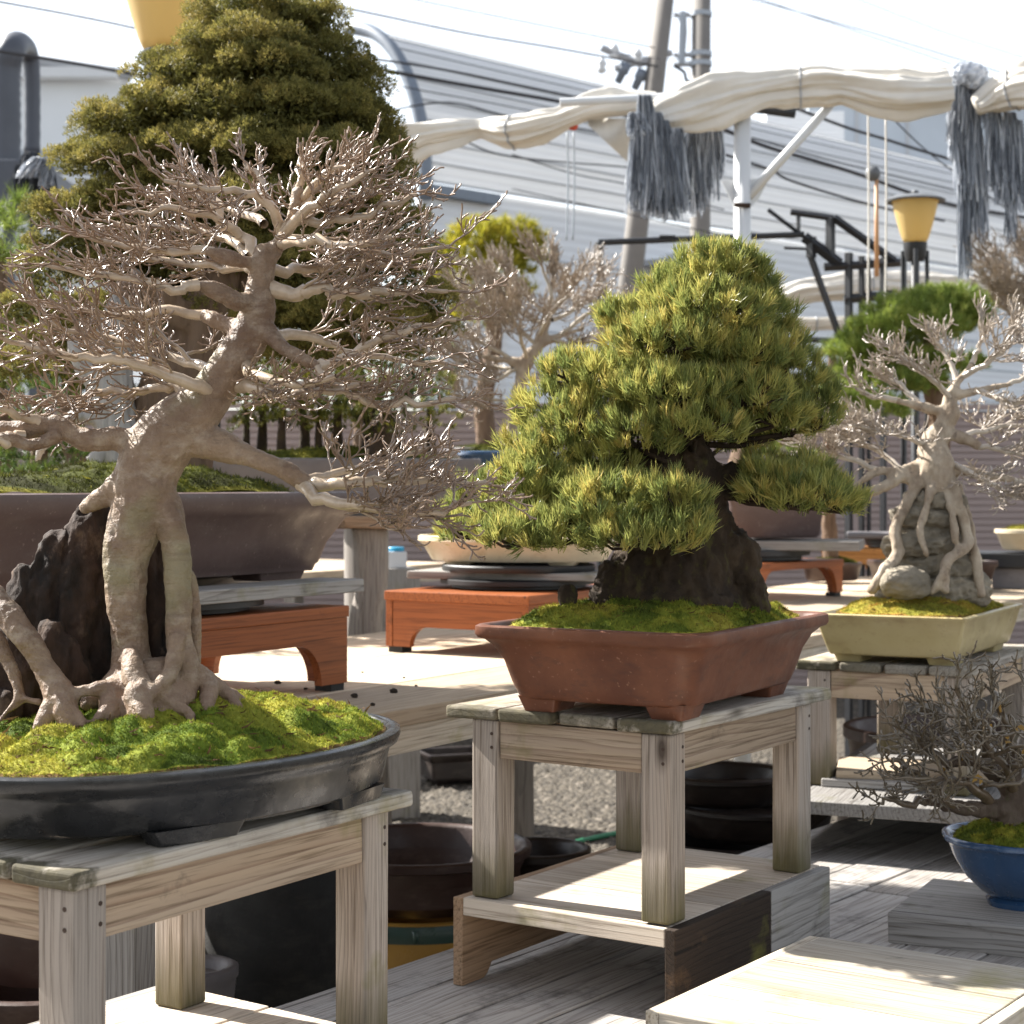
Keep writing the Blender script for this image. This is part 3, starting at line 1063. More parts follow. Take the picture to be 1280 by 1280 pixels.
# ================================================================== things on the bench
def disc(label, c, r, h, m='black', name='turntable', rimmed=True):
    mb = MB(2)
    p = [(r * .8, 0), (r * .86, h * .1), (r * .86, h * .4), (r, h * .5), (r, h * .92), (r - .004, h), (.02, h)] if rimmed else [(r - .003, 0), (r, .004), (r, h - .004), (r - .004, h), (.02, h)]
    mb.lathe((0, 0, 0), p, 56)
    o = mb.build(name, M[m], None, True, angle=40)
    o.location = c
    return tag(o, label, 'turntable', 'turntables under the bench pots')


make_stand('orange lacquered stand under the huge juniper pot, at the left', (-.819, 3.797), ZB, .205, 58, .80, .52, rise=.1, foot=.10)
sc1 = Vector((-.819, 3.797, 0)) + ub * .40 + vb * .26
disc('black turntable under the slats of the huge juniper pot', (sc1.x, sc1.y, ZB + .2055), .25, .03)
for k, (dv, lab) in enumerate(((-.17, 'grey slat under the juniper pot, on the side facing the camera'), (.17, 'grey slat under the juniper pot, on the far side'))):
    q = sc1 + vb * (dv - .02) + ub * .1
    q = q - ub * .12
    slab('grey_slat', lab, 'slat', (q.x, q.y, ZB + .236), (.96, .14, .03), 58, 'grey_wood', 'slats under the juniper pot')

make_stand('orange lacquered stand under the cream oval pot, mid bench', (.048, 5.21), ZB, .183, 58, .70, .506, rise=.06, foot=.075)
sc2 = Vector((.02, 5.64, 0))
disc('black turntable on the middle orange stand', (sc2.x, sc2.y, ZB + .1835), .24, .03)
slab('support_board', 'grey board between turntable and cream oval pot', 'board', (sc2.x, sc2.y, ZB + .214), (.60, .34, .022), -20, 'grey_wood')
disc('thin black disc right below the cream oval pot', (sc2.x, sc2.y, ZB + .2365), .235, .02, rimmed=False)

make_stand('orange lacquered stand behind the right side of the pine pot', (1.02, 7.67), ZB, .165, 50, .72, .50, rise=.115, foot=.05)
sc3 = Vector((1.06, 8.1, 0))
disc('black turntable on the far orange stand under a purple brown pot', (sc3.x, sc3.y, ZB + .1655), .25, .05)
q = sc3 + dirv(-25) * .05
slab('support_board', 'weathered board under the purple brown pot behind the pine', 'board', (q.x, q.y, ZB + .216), (.85, .40, .04), -14, 'grey_wood')

make_stand('small ochre stand with a yellow top, left of the rock tree', (2.08, 9.78), ZB, .15, 50, .55, .50, 'ochre_wood', rise=.05, foot=.06)
q = Vector((2.08, 9.78, 0)) + dirv(50) * .25 + dirv(140) * .22
disc('dark pedestal disc on the ochre stand', (q.x, q.y, ZB + .1505), .13, .05, 'dark_clay')
slab('support_board', 'round cornered grey slab on the ochre stand pedestal', 'board', (q.x - .02, q.y, ZB + .201), (.42, .3, .035), -10, 'grey_clay', bevel=.012)

q = Vector((2.52, 8.85, 0))
for k, dx in enumerate((-.12, .16)):
    slab('concrete_block', ['grey block carrying the black slab, left one at the right edge', 'grey block carrying the black slab, right one beyond the picture edge'][k], 'block', (q.x + dx, q.y, ZB + .001), (.16, .22, .10), -20, 'grey_clay', 'blocks under the black slab', .006)
slab('black_slab', 'black slab on grey blocks at the right edge', 'slab', (q.x, q.y, ZB + .1015), (.62, .38, .07), -20, 'black', bevel=.006)


# ------------------------------------------------------------------ empty pots on the ground
def tub(label, c, prof, m, group='empty pots stored on the ground', name='empty_pot', wall=.03, band=None, zin=.04, cat='pot'):
    mb = MB(3)
    h = prof[-1][1]
    r = prof[-1][0]
    mb.lathe((0, 0, 0), prof + [(r - wall * .3, h + .005), (r - wall * .75, h + .004), (r - wall, h - .006), (r - wall * 1.25, zin), (.02, zin)], 72)
    o = mb.build(name, M[m], None, True, angle=50)
    o.location = c
    return tag(o, label, cat, group)


def bowl(r, h, b=.7):
    return [(r * b, 0), (r * (b + .12), h * .25), (r * .93, h * .7), (r * .95, h * .84), (r, h * .88), (r, h)]


def wpos(px, py, z):
    Y = (HC - z) * F / (py - HY)
    return ((px - 640) * Y / F, Y)


x, y = wpos(523, 1056, .45)
o = tub('amber glazed pot with green drips underneath the big brown tub', (x, y, 0), [(.22, 0), (.29, .05), (.31, .2), (.31, .275)], 'amber_glaze')
mb = MB(9)
for k in range(14):
    a = k * 2 * PI / 14 + .2 * math.sin(k * 5)
    l = .03 + .04 * abs(math.sin(k * 3.7))
    pts = [Vector((math.cos(a) * .311, math.sin(a) * .311, .262)), Vector((math.cos(a) * .312, math.sin(a) * .312, .262 - l * .5)), Vector((math.cos(a) * .311, math.sin(a) * .311, .262 - l))]
    mb.tube(pts, [.012, .009, .006], 8)
mb.lathe((0, 0, 0), [(.3105, .222), (.3135, .236), (.3135, .27), (.3105, .273)], 60, False, False)
mb.build('glaze_drip', M['green_glaze'], o, True)
tub('big round brown tub with a wide rim, left of the middle stool table', (x, y, .281), bowl(.345, .17), 'brown_clay')
x, y = wpos(672, 1060, .40)
tub('flat dark brown tray beside the big brown tub', (x, y, .25), bowl(.17, .15, .75), 'dark_clay')
tub('dark pot hidden below the flat dark brown tray', (x, y, 0), bowl(.16, .247, .75), 'dark_clay')
x, y = .74, 5.95
for k, (r, h, z, lab) in enumerate(((.34, .26, 0, 'bottom dark pot of the stack behind the middle stool table'), (.30, .15, .266, 'second dark pot from the ground in the stack behind the middle stool table'),
                                    (.27, .10, .422, 'third dark pot from the ground in the stack behind the middle stool table'), (.22, .09, .528, 'topmost dark pot of the stack behind the middle stool table'))):
    tub(lab, (x + .02 * k * (-1) ** k, y, z), bowl(r, h, .78), 'dark_clay')
x, y = 1.55, 6.7
for k, (r, h, z, lab) in enumerate(((.36, .36, 0, 'lower maroon pot in the dark behind the legs of the right stool table'), (.34, .30, .366, 'upper maroon pot in the dark behind the legs of the right stool table'))):
    tub(lab, (x, y, z), bowl(r, h, .8), 'brown_clay')
# left, under the near table
x, y = wpos(60, 1215, .33)
tub('wide brown pot with a pale rim under the near table, lower left', (x, y, .0), bowl(.30, .33, .75), 'brown_clay')
tub('round brown pot nested in the wide one, under the near table', (x + .02, y + .02, .336), bowl(.24, .20, .8), 'brown_clay')
x, y = wpos(262, 1208, .45)
tub('small pot with a shiny pale rim behind the near table leg', (x - .035, y, .28), bowl(.10, .17, .7), 'grey_clay', zin=.15)
tub('dark upturned pot carrying the shiny rimmed one', (x - .035, y, 0), bowl(.10, .277, .8), 'dark_clay')
x, y = wpos(335, 1090, .62)
tub('tall black stone vat behind the near stool table', (x, y + .22, 0), [(.17, 0), (.185, .1), (.19, .5), (.195, .6), (.195, .64)], 'stone_vat', None, 'stone_vat', cat='vat')
x, y = wpos(570, 978, .0)
t = thing('empty_pot', 'shallow rectangular brown tray on the sunny gravel', 'pot', (x, y, 0), 20, 'empty pots stored on the ground')
potmesh('rect', [(.14, .09, 0.02), (.17, .12, .13), (.19, .14, .15), (.19, .14, .165)], .02, .05, M['dark_clay'], t)
feet(t, M['dark_clay'], [(-.1, -.05, 0), (.1, -.05, 0), (-.1, .05, 0), (.1, .05, 0)], (.03, .02), .02, .02)
mb = MB(3)
P = [W(690, 1052, 7.7), W(720, 1047, 7.9), W(770, 1041, 8.1), W(840, 1036, 8.3), W(900, 1040, 8.2)]
P = [Vector((p.x, p.y, .012)) for p in P]
P, q = spline(P, [.011] * len(P), 6)
mb.tube(P, q, 8)
tag(mb.build('garden_hose', M['green_hose'], None, True), 'green garden hose lying on the gravel behind the middle table', 'hose')
# moss clump on the ground by the tray
# weathered log post behind the bench
t = thing('log_post', 'gnarled grey log post with a flat cap behind the bench', 'post', (-.50, 6.45, 0), 20)
P, q = spline([(0, 0, 0), (.01, 0, .5), (-.015, .01, 1.0), (.01, 0, 1.2), (-.005, 0, 1.395)], [.075, .062, .055, .052, .06], 8)
mb = MB(4)
n = 20
mb.loft([[p + Vector((math.cos(2 * PI * k / n), math.sin(2 * PI * k / n), 0)) * r * (1 + .22 * noise.noise(Vector((k * .55, p.z * 3, 1)))) for k in range(n)] for p, r in zip(P, q)])
for i in range(len(mb.v)):
    mb.g[i] = (mb.v[i][2], mb.v[i][0], mb.v[i][1])
mb.build('trunk', M['stump_wood'], t, True)
mb = MB(5)
mb.box((0, 0, 1.415), (.24, .22, .04), jitter=.006)
mb.build('cap', M['brown_wood'], t, bevel=.006)
t = thing('log_post', 'second log post farther left, under the grey trough of little cedars', 'post', (-1.0, 6.62, 0), 20)
mb = MB(6)
mb.tube([(0, 0, 0), (0, 0, 1.39)], [.07, .06], 16)
mb.build('trunk', M['stump_wood'], t, True)
mb = MB(5)
mb.box((0, 0, 1.4155), (.24, .22, .04), jitter=.006)
mb.build('cap', M['brown_wood'], t, bevel=.006)
# second bench far behind
t = thing('display_bench', 'distant pale bench behind the log posts', 'bench', (-3.5, 6.7, 0), UB)
mb = MB(31)
for k in range(3):
    mb.box((2.2, .2 + .4 * k, ZB - .02), (7.4, .395, .04))
mb.build('bench_top', M['bench_wood'], t, bevel=.003)
mb = MB(32)
mb.box((2.2, .04, ZB - .075), (7.4, .05, .068))
mb.build('rail', M['fresh_wood'], t)
for xx in (-1.2, 2, 5.6):
    for yy in (.12, 1.05):
        mb = MB(33)
        mb.box((xx, yy, (ZB - .115) / 2), (.09, .09, ZB - .116))
        mb.build('leg', M['grey_wood'], t)
q = W(492, 690, 8.6)
slab('white_crate', 'small white crate behind the cream oval pot', 'crate', (q.x, q.y, 1.16), (.10, .10, .075), 20, 'white_paint')
slab('crate_stand', 'grey plinth carrying the white crate behind the bench', 'plinth', (q.x, q.y, 0), (.2, .2, 1.159), 20, 'grey_wood')
o = disc('sky blue plastic lid on the white crate', (q.x + .01, q.y, 1.2355), .04, .02, 'blue_plastic', 'plastic_lid', False)
o['category'] = 'lid'
del o['group']

# ================================================================== fence, buildings, poles
t = thing('siding_fence', 'pink brown fence of horizontal ribbed siding behind the garden', 'fence', (-5, 13.2, 0), 3)
mb = MB(2)
prof = []
nz = 42
for i in range(nz):
    z = .03 + 2.05 * i / nz
    prof += [(0.0, z), (0.0, z + .034), (.014, z + .036), (.014, z + .047)]
poly = prof + [(.03, 2.09), (.03, .03)]
mb.prism([(a, b) for a, b in poly], (0, 0, 0), Vector((0, 1, 0)), Vector((0, 0, 1)), Vector((1, 0, 0)), 16)
mb.build('siding_sheet', M['siding'], t)
for k in range(9):
    mb = MB(3)
    mb.box((.9 * 2 * k + .35, -.01, 1.06), (.06, .018, 2.1))
    mb.build('post', M['siding'], t)
mb = MB(3)
mb.box((8, .01, 2.12), (16, .07, .04))
mb.build('cap_rail', M['siding'], t)

AX, PP = Vector((.70, .714, 0)), Vector((.714, -.70, 0))
A0 = Vector((-2.655, 30, 0))
t = thing('vaulted_building', 'long pale building with a curved sheet roof and dark seams', 'building', A0, 0, world=True)
LB = 75


def prof_pt(a):
    if a <= 1:
        th = a * PI / 2
        return 1.86 * math.sin(th), 6.29 + 2.66 * math.cos(th)
    return 1.86, 6.29 - (a - 1) * 6.29


def strip(name, m, a0, a1, n, off=0.0, l0=0.0, l1=LB, th=.05):
    mb = MB(3)
    V = []
    for i in range(n + 1):
        s, z = prof_pt(a0 + (a1 - a0) * i / n)
        V.append((s, z))
    out = [(s + off, z + off * .3) for s, z in V] + [(s + off - th, z + off * .3 - th * .3) for s, z in reversed(V)]
    mb.prism(out, A0 + AX * l0, PP, Vector((0, 0, 1)), AX, l1 - l0)
    return mb.build(name, m, t)


strip('roof_sheet', M['roof_white'], 0, 1, 14)
strip('wall_sheet', M['wall_blue'], 1.0, 2.0, 1, -.12)
for k, a in enumerate((.14, .26, .37, .47, .57, .67, .76, .85, .93, 1.0)):
    s, z = prof_pt(a)
    mb = MB(1)
    mb.box(A0 + PP * (s + .01) + AX * LB / 2 + Vector((0, 0, z)), (LB, .025, .022), (AX, PP, Vector((0, 0, 1))))
    mb.build('seam', M['seam_grey'], t)
for k, z in enumerate((5.3, 4.7, 4.1, 3.4, 2.7)):
    mb = MB(1)
    mb.box(A0 + PP * (1.86 - .11) + AX * LB / 2 + Vector((0, 0, z)), (LB, .02, .025), (AX, PP, Vector((0, 0, 1))))
    mb.build('seam', M['far_grey'], t)
mb = MB(1)
P = []
for i in range(22):
    s, z = prof_pt(i / 20)
    P.append(A0 + PP * (s + .02) + Vector((0, 0, z)) - AX * .05)
mb.tube(P, [.11] * len(P), 8)
mb.build('end_rib', M['rib_blue'], t, True)
mb = MB(1)
mb.box(A0 + PP * 1.85 + AX * .75 + Vector((0, 0, 6.15)), (1.6, .2, .16), (AX, PP, Vector((0, 0, 1))))
mb.build('ledge', M['rib_blue'], t)
mb = MB(1)
mb.box(A0 + AX * LB / 2 + Vector((0, 0, 8.95)), (LB, .1, .09), (AX, PP, Vector((0, 0, 1))))
mb.build('ridge', M['seam_grey'], t)
for l, m_ in ((1.6, 'roof_white'), (6.2, 'roof_white'), (14, 'roof_white'), (26, 'roof_white')):
    mb = MB(1)
    mb.box(A0 + PP * 1.80 + AX * l + Vector((0, 0, 2.9)), (.32, .14, 5.6), (AX, PP, Vector((0, 0, 1))))
    mb.build('pilaster', M[m_], t)
mb = MB(1)
mb.box(A0 + PP * 2.1 + AX * 5.9 + Vector((0, 0, 5.45)), (1.3, .7, .10), (AX, PP, Vector((0, 0, 1))))
mb.build('door_canopy', M['seam_grey'], t)
# block behind it
t = thing('office_block', 'blue grey box building rising behind the curved roof', 'building', (9.3, 62, 0), 0, world=True)
a = W(1020, 168, 60)
b = W(1215, 138, 64)
mb = MB(1)
mb.box(((a.x + b.x) / 2 + 1.5, 64, 7.2), (b.x - a.x + 3, 5, 14.3))
mb.build('wall', M['far_grey'], t)
mb = MB(1)
mb.box(((a.x + b.x) / 2 + 1.5, 64, 14.45), (b.x - a.x + 3.4, 5.4, .2))
mb.build('roof', M['far_white'], t)
for k in range(4):
    mb = MB(1)
    mb.box((a.x + 1.6 + k * 1.7, 61.48, 7.1), (.09, .06, 14.0))
    mb.build('downpipe', M['seam_grey'], t)
t = thing('roof_plant_room', 'low pale blue roof structure left of the blue grey block', 'building', (8.6, 60, 0), 0, world=True)
mb = MB(1)
mb.box((9.0, 58, 6.5), (2.4, 3, 13))
mb.build('wall', M['wall_blue'], t)
mb = MB(1)
mb.box((8.5, 57, 13.35), (.5, .5, .7))
mb.build('vent', M['far_white'], t)
# left workshop with duct
t = thing('workshop', 'white sheet walled workshop at the far left', 'building', (-8, 30, 0), 0, world=True)
mb = MB(1)
a, b = W(-60, 62, 30), W(160, 98, 30)
mb.add([Vector((a.x, y_, z_)) for y_ in (30, 36) for z_ in (0, a.z)] + [Vector((b.x, y_, z_)) for y_ in (30, 36) for z_ in (0, b.z)],
       [(0, 1, 3, 2), (4, 6, 7, 5), (0, 4, 5, 1), (2, 3, 7, 6), (1, 5, 7, 3), (0, 2, 6, 4)])
mb.build('wall', M['far_white'], t)
mb = MB(1)
mb.tube([a + Vector((0, -.1, .03)), b + Vector((.1, -.1, .03))], [.09, .09], 8)
mb.build('eaves', M['seam_grey'], t)
mb = MB(1)
mb.box(W(85, 92, 29.8), (1.6, .3, .16))
mb.build('lamp_strip', M['white_paint'], t)
for k in range(5):
    mb = MB(1)
    mb.box((a.x + (b.x - a.x) * .5, 29.96, 4.3 + k * .62), (b.x - a.x - .1, .03, .03))
    mb.build('seam', M['far_grey'], t)
mb = MB(1)
mb.box(W(60, 203, 28.5), (3.4, .5, .3))
mb.build('canopy_beam', M['far_grey'], t)
t = thing('exhaust_duct', 'dark grey ribbed duct bending over beside the workshop', 'duct', (-6.5, 20, 0), 0, world=True)
D = 20
P, q = spline([W(8, 230, D), W(8, 150, D), W(8, 90, D), W(14, 62, D), W(24, 55, D + .4), W(36, 66, D + .9), W(40, 100, D + 1), W(40, 190, D + 1)], [.15, .15, .15, .15, .13, .10, .09, .09], 10)
mb = MB(1)
mb.tube(P, [r * (1 + .06 * (i % 2)) for i, r in enumerate(q)], 20)
mb.build('pipe', M['duct_grey'], t, True)
mb = MB(1)
mb.box(W(20, 240, D + .5), (.9, 1.6, .45))
mb.build('base', M['duct_grey'], t, bevel=.02)
for px in (12, 44):
    mb = MB(1)
    p = W(px, 250, D + .5)
    mb.box((p.x, p.y, (p.z - .1) / 2), (.12, .12, p.z - .1))
    mb.build('leg', M['duct_grey'], t)

# utility poles
t = thing('utility_pole', 'leaning brown concrete utility pole with transformer cans', 'utility pole', (1.2, 24, 0), 0, world=True)
D = 24
a, b = W(838, -60, D), W(793, 310, D)
dd = (b - a).normalized()
foot = b + dd * ((b.z + .2) / -dd.z)
mb = MB(1)
mb.tube([foot, b, a], [.175, .15, .115], 20)
mb.build('pole', M['concrete'], t, True)
mb = MB(1)
mb.tube([W(752, 60, D), W(800, 80, D), W(830, 72, D)], [.05] * 3, 6)
mb.build('crossarm', M['seam_grey'], t)
mb = MB(1)
mb.tube([W(768, 86, D), W(840, 66, D)], [.045] * 2, 6)
mb.build('crossarm', M['seam_grey'], t)
for px, py in ((752, 80), (768, 62), (797, 68)):
    mb = MB(1)
    p = W(px, py, D)
    mb.lathe(p - Vector((0, 0, .12)), [(.03, 0), (.07, .03), (.04, .08), (.07, .12), (.03, .2)], 12)
    mb.build('insulator', M['far_white'], t, True)
for px, py in ((778, 91), (799, 99)):
    mb = MB(1)
    p, d = W(px + 5, py - 11, D), W(px - 6, py + 12, D)
    mb.tube([p, p.lerp(d, .45), p.lerp(d, .5), d], [.075, .075, .055, .05], 14)
    mb.build('cutout_switch', M['rib_blue'], t, True)
t = thing('utility_pole', 'upright brown utility pole with clamped cable box, right of the leaning one', 'utility pole', (2.4, 23, 0), 0, world=True)
D = 23
mb = MB(1)
a = W(877, -60, D)
mb.tube([(a.x - .04, D, 0), a], [.14, .115], 20)
mb.build('pole', M['concrete'], t, True)
for py in (18, 68, 80):
    mb = MB(1)
    p = W(876, py, D)
    mb.tube([p + Vector((0, 0, -.03)), p + Vector((0, 0, .03))], [.14, .14], 18)
    mb.build('clamp', M['far_grey'], t)
    mb = MB(1)
    mb.tube([W(842, py + 1, D), W(888, py, D)], [.03, .03], 6)
    mb.build('bracket', M['seam_grey'], t)
mb = MB(1)
mb.tube([W(853, 15, D), W(853, 40, D), W(851, 80, D)], [.05, .06, .05], 8)
mb.build('cable_box', M['far_grey'], t)
mb = MB(1)
P, q = spline([W(842, 82, D - .2), W(855, 90, D - .2), W(858, 100, D - .2), W(868, 104, D - .2)], [.02] * 4, 5)
mb.tube(P, q, 6)
mb.build('cable_loop', M['wire'], t)

wires = [
    ('top left cable sloping from the sky corner behind the juniper', [(-30, -3, 20), (172, 36, 22), (400, 96, 24)], .022),
    ('thin cable above the top left one', [(40, -6, 24), (250, 40, 24)], .012),
    ('faint cable below the top left one', [(-20, 8, 24), (200, 52, 24)], .010),
    ('dark cable crossing the workshop eaves', [(-20, 61, 18), (147, 89, 19), (330, 128, 20)], .028),
    ('cable from behind the juniper to the transformer cans', [(380, -1, 21), (475, 19, 21.5), (581, 41, 22), (700, 61, 22.5), (822, 83, 23.8)], .02),
    ('cable over the upper curved roof, right of the juniper', [(455, 72, 20), (560, 88, 20.3), (700, 117, 21), (800, 136, 22)], .022),
    ('thick bundled cable over the curved roof', [(470, 86, 20), (590, 108, 20.3), (700, 127, 21), (790, 146, 22)], .038),
    ('cable low over the curved roof above the awning', [(480, 140, 20), (560, 128, 20.3), (640, 146, 21), (790, 172, 22)], .018),
    ('cable from the awning down to the tassels', [(585, 178, 20), (640, 196, 20.5), (785, 209, 22)], .016),
    ('thin cable crossing below the rolled awning', [(640, 193, 20), (720, 218, 20.5), (790, 232, 21), (905, 262, 22)], .012),
    ('dark cable passing under the awning brace', [(950, 118, 16), (1052, 157, 17), (1100, 172, 17.5), (1200, 202, 18), (1300, 222, 19)], .024),
    ('thick cable running past the round head of the orange pole', [(905, 162, 16), (960, 184, 16.3), (1022, 202, 17), (1080, 220, 17.5), (1135, 240, 18), (1195, 257, 18.5), (1300, 275, 19)], .03),
    ('cable above the black steel frame', [(880, 185, 16), (960, 211, 16.4), (992, 227, 17), (1092, 257, 18), (1180, 276, 19)], .02),
    ('thin pale cable high over the awning at the right', [(930, -8, 24), (1060, 36, 24), (1190, 80, 24)], .010),
    ('second thin cable high over the awning at the right', [(1060, -6, 26), (1180, 40, 26), (1300, 78, 26)], .009),
    ('upper thin cable from the left sky to the leaning pole', [(380, -30, 22), (560, 8, 22), (830, 62, 24)], .013),
    ('fine cable between the awning and the roof ridge at the middle', [(500, 108, 21), (640, 134, 21.5), (800, 168, 22)], .012),
    ('lowest thin cable across the pale wall left of the poles', [(640, 236, 21), (760, 262, 21), (930, 300, 21)], .012),
    ('steep thin cable falling behind the round tassel at the right', [(1080, 110, 18), (1160, 190, 18.5), (1260, 262, 19)], .012),
    ('faint cable parallel to the thick one near the amber lantern', [(940, 172, 16.6), (1060, 206, 17.2), (1300, 262, 19.2)], .012),
    ('long thin cable across the top right sky', [(900, -12, 25), (1100, 44, 25), (1320, 112, 25)], .012),
    ('slim cable from the upright pole over the sky', [(640, 38, 24), (770, 66, 24), (880, 78, 23.2)], .009),
]
for lab, pts, r in wires:
    P = [W(*p) for p in pts]
    P, q = spline(P, [r * .6] * len(P), 6)
    mb = MB(1)
    mb.tube(P, q, 6)
    tag(mb.build('power_cable', M['wire'], None, True), lab, 'cable', 'overhead cables')

# ------------------------------------------------------------------ awning, its post and the tassels of torn net
D = 8.9


def cloth_roll(name, label, pts, seed):
    """pts: (px, py, half height px, distance)"""
    P = [W(a, b, d) for a, b, r, d in pts]
    q = [r * .9 * d / F for a, b, r, d in pts]
    P, q = spline(P, q, 16)
    n = 96
    rings = []
    Lc = 0
    so = seed * 11.3
    for i, (p, r) in enumerate(zip(P, q)):
        if i:
            Lc += (p - P[i - 1]).length
        t = (P[min(i + 1, len(P) - 1)] - P[max(i - 1, 0)]).normalized()
        a = t.cross(Vector((0, 0, 1))).normalized()
        b = a.cross(t)
        ring = []
        r = r * (1 + .30 * noise.noise(Vector((Lc * 3.5, so, 0))) + .12 * noise.noise(Vector((Lc * 11, so, 4))))
        p = p + Vector((0, 0, -.022 * abs(math.sin(Lc * 3.1 + so))))
        for k in range(n):
            th = 2 * PI * k / n
            f = 1 + .16 * math.sin(3 * th + 3.2 * Lc + so) + .11 * math.sin(6 * th - 4 * Lc + so) + .06 * math.sin(11 * th + 5 * Lc) + .035 * math.sin(19 * th - 7 * Lc + so) + .08 * noise.noise(Vector((Lc * 14, th * 1.0, so))) + .10 * noise.noise(Vector((Lc * 5, math.cos(th) * 1.5, math.sin(th) * 1.5 + so)))
            zz = math.sin(th)
            ring.append(p + (a * math.cos(th) * .8 + b * zz) * r * f)
        rings.append(ring)
    mb = MB(seed)
    mb.loft(rings)
    o = tag(mb.build(name, M['cloth'], None, True, angle=70), label, 'awning', 'rolled shade awnings')
    for f in (.5,):
        i = int(f * (len(P) - 1))
        mt = MB(2)
        ring = [v + (v - P[i]).normalized() * .004 for v in rings[i]]
        ring.append(ring[0])
        mt.tube(ring, [.005] * len(ring), 5)
        mt.build('tie_cord', M['seam_grey'], o, True)
    return o


cloth_roll('rolled_awning', 'rolled white awning swagging from the juniper to the tassels', [(440, 190, 24, 9.4), (500, 180, 27, 9.4), (560, 165, 21, 9.3), (600, 156, 14, 9.3), (640, 158, 19, 9.2), (690, 148, 18, 9.1), (740, 132, 17, 9.05), (790, 128, 15, 9), (822, 120, 8, 8.95)], 1)
cloth_roll('rolled_awning', 'wide rolled white awning between the two tassel bunches', [(808, 150, 12, 8.9), (840, 138, 27, 8.9), (890, 124, 33, 8.9), (950, 110, 26, 8.85), (1000, 106, 23, 8.85), (1055, 103, 20, 8.8), (1110, 110, 27, 8.75), (1160, 110, 29, 8.7), (1187, 108, 27, 8.7)], 2)
cloth_roll('rolled_awning', 'rolled white awning leaving the picture at the top right', [(1220, 130, 10, 8.7), (1245, 118, 24, 8.7), (1290, 105, 34, 8.6), (1360, 92, 34, 8.5)], 3)
cloth_roll('rolled_awning', 'low rolled white awning behind the black steel frame', [(975, 372, 14, 11.4), (1000, 360, 18, 11.4), (1050, 356, 15, 11.4), (1090, 352, 12, 11.4), (1150, 354, 17, 11.4), (1215, 358, 15, 11.4), (1300, 360, 14, 11.4)], 4)
cloth_roll('rolled_awning', 'dim bundle of cloth under the low rolled awning', [(960, 404, 12, 11.6), (1000, 402, 11, 11.6), (1040, 400, 9, 11.6), (1075, 402, 8, 11.6)], 5)
# loose flap hanging beside the tassel
mb = MB(3)
V = []
for i in range(9):
    for j in range(9):
        u_, v_ = i / 8, j / 8
        p = W(735 + 62 * u_, 148 + (8 + 58 * u_) * v_, 9.05 + .05 * math.sin(6 * u_ + 3 * v_))
        V.append(p)
mb.add(V + [p + Vector((0, .006, 0)) for p in V], [q for i in range(8) for j in range(8) for q in (((i * 9 + j), (i * 9 + j + 1), ((i + 1) * 9 + j + 1), ((i + 1) * 9 + j)), (81 + i * 9 + j, 81 + (i + 1) * 9 + j, 81 + (i + 1) * 9 + j + 1, 81 + i * 9 + j + 1))])
tag(mb.build('cloth_flap', M['cloth'], None, True), 'loose white cloth flap hanging left of the middle tassel', 'cloth')

t = thing('awning_post', 'white steel post with gusset and slanting brace under the awning', 'post', (1.12, 8.9, 0), 0, world=True)
a = W(928, 128, D)
mb = MB(1)
mb.tube([(a.x, D, 0), a], [.041, .041], 24)
mb.build('post', M['white_paint'], t, True)
mb = MB(1)
mb.tube([W(936, 245, D), W(1050, 118, D)], [.022, .022], 12)
mb.build('brace', M['white_paint'], t, True)
mb = MB(1)
mb.prism([(p.x - a.x, p.z) for p in (W(902, 226, D), W(962, 222, D), W(948, 250, D), (W(938, 259, D)), W(918, 259, D))], (a.x, D + .004, 0), Vector((1, 0, 0)), Vector((0, 0, 1)), Vector((0, 1, 0)), .008)
mb.build('gusset', M['white_paint'], t)
mb = MB(1)
mb.tube([W(918, 256, D - .05), W(938, 257, D - .05)], [.012, .012], 8)
mb.build('clamp', M['screw'], t)
mb = MB(1)
mb.tube([W(700, 128, D + .02), W(1320, 96, D + .02)], [.02, .02], 10)
mb.build('top_pipe', M['white_paint'], t)
mb = MB(1)
mb.tube([W(944, 134, 9.6), W(994, 141, 9.6)], [.03, .03], 12)
tag(mb.build('dark_tube', M['black_steel'], None, True), 'short dark tube behind the top of the white post', 'tube')


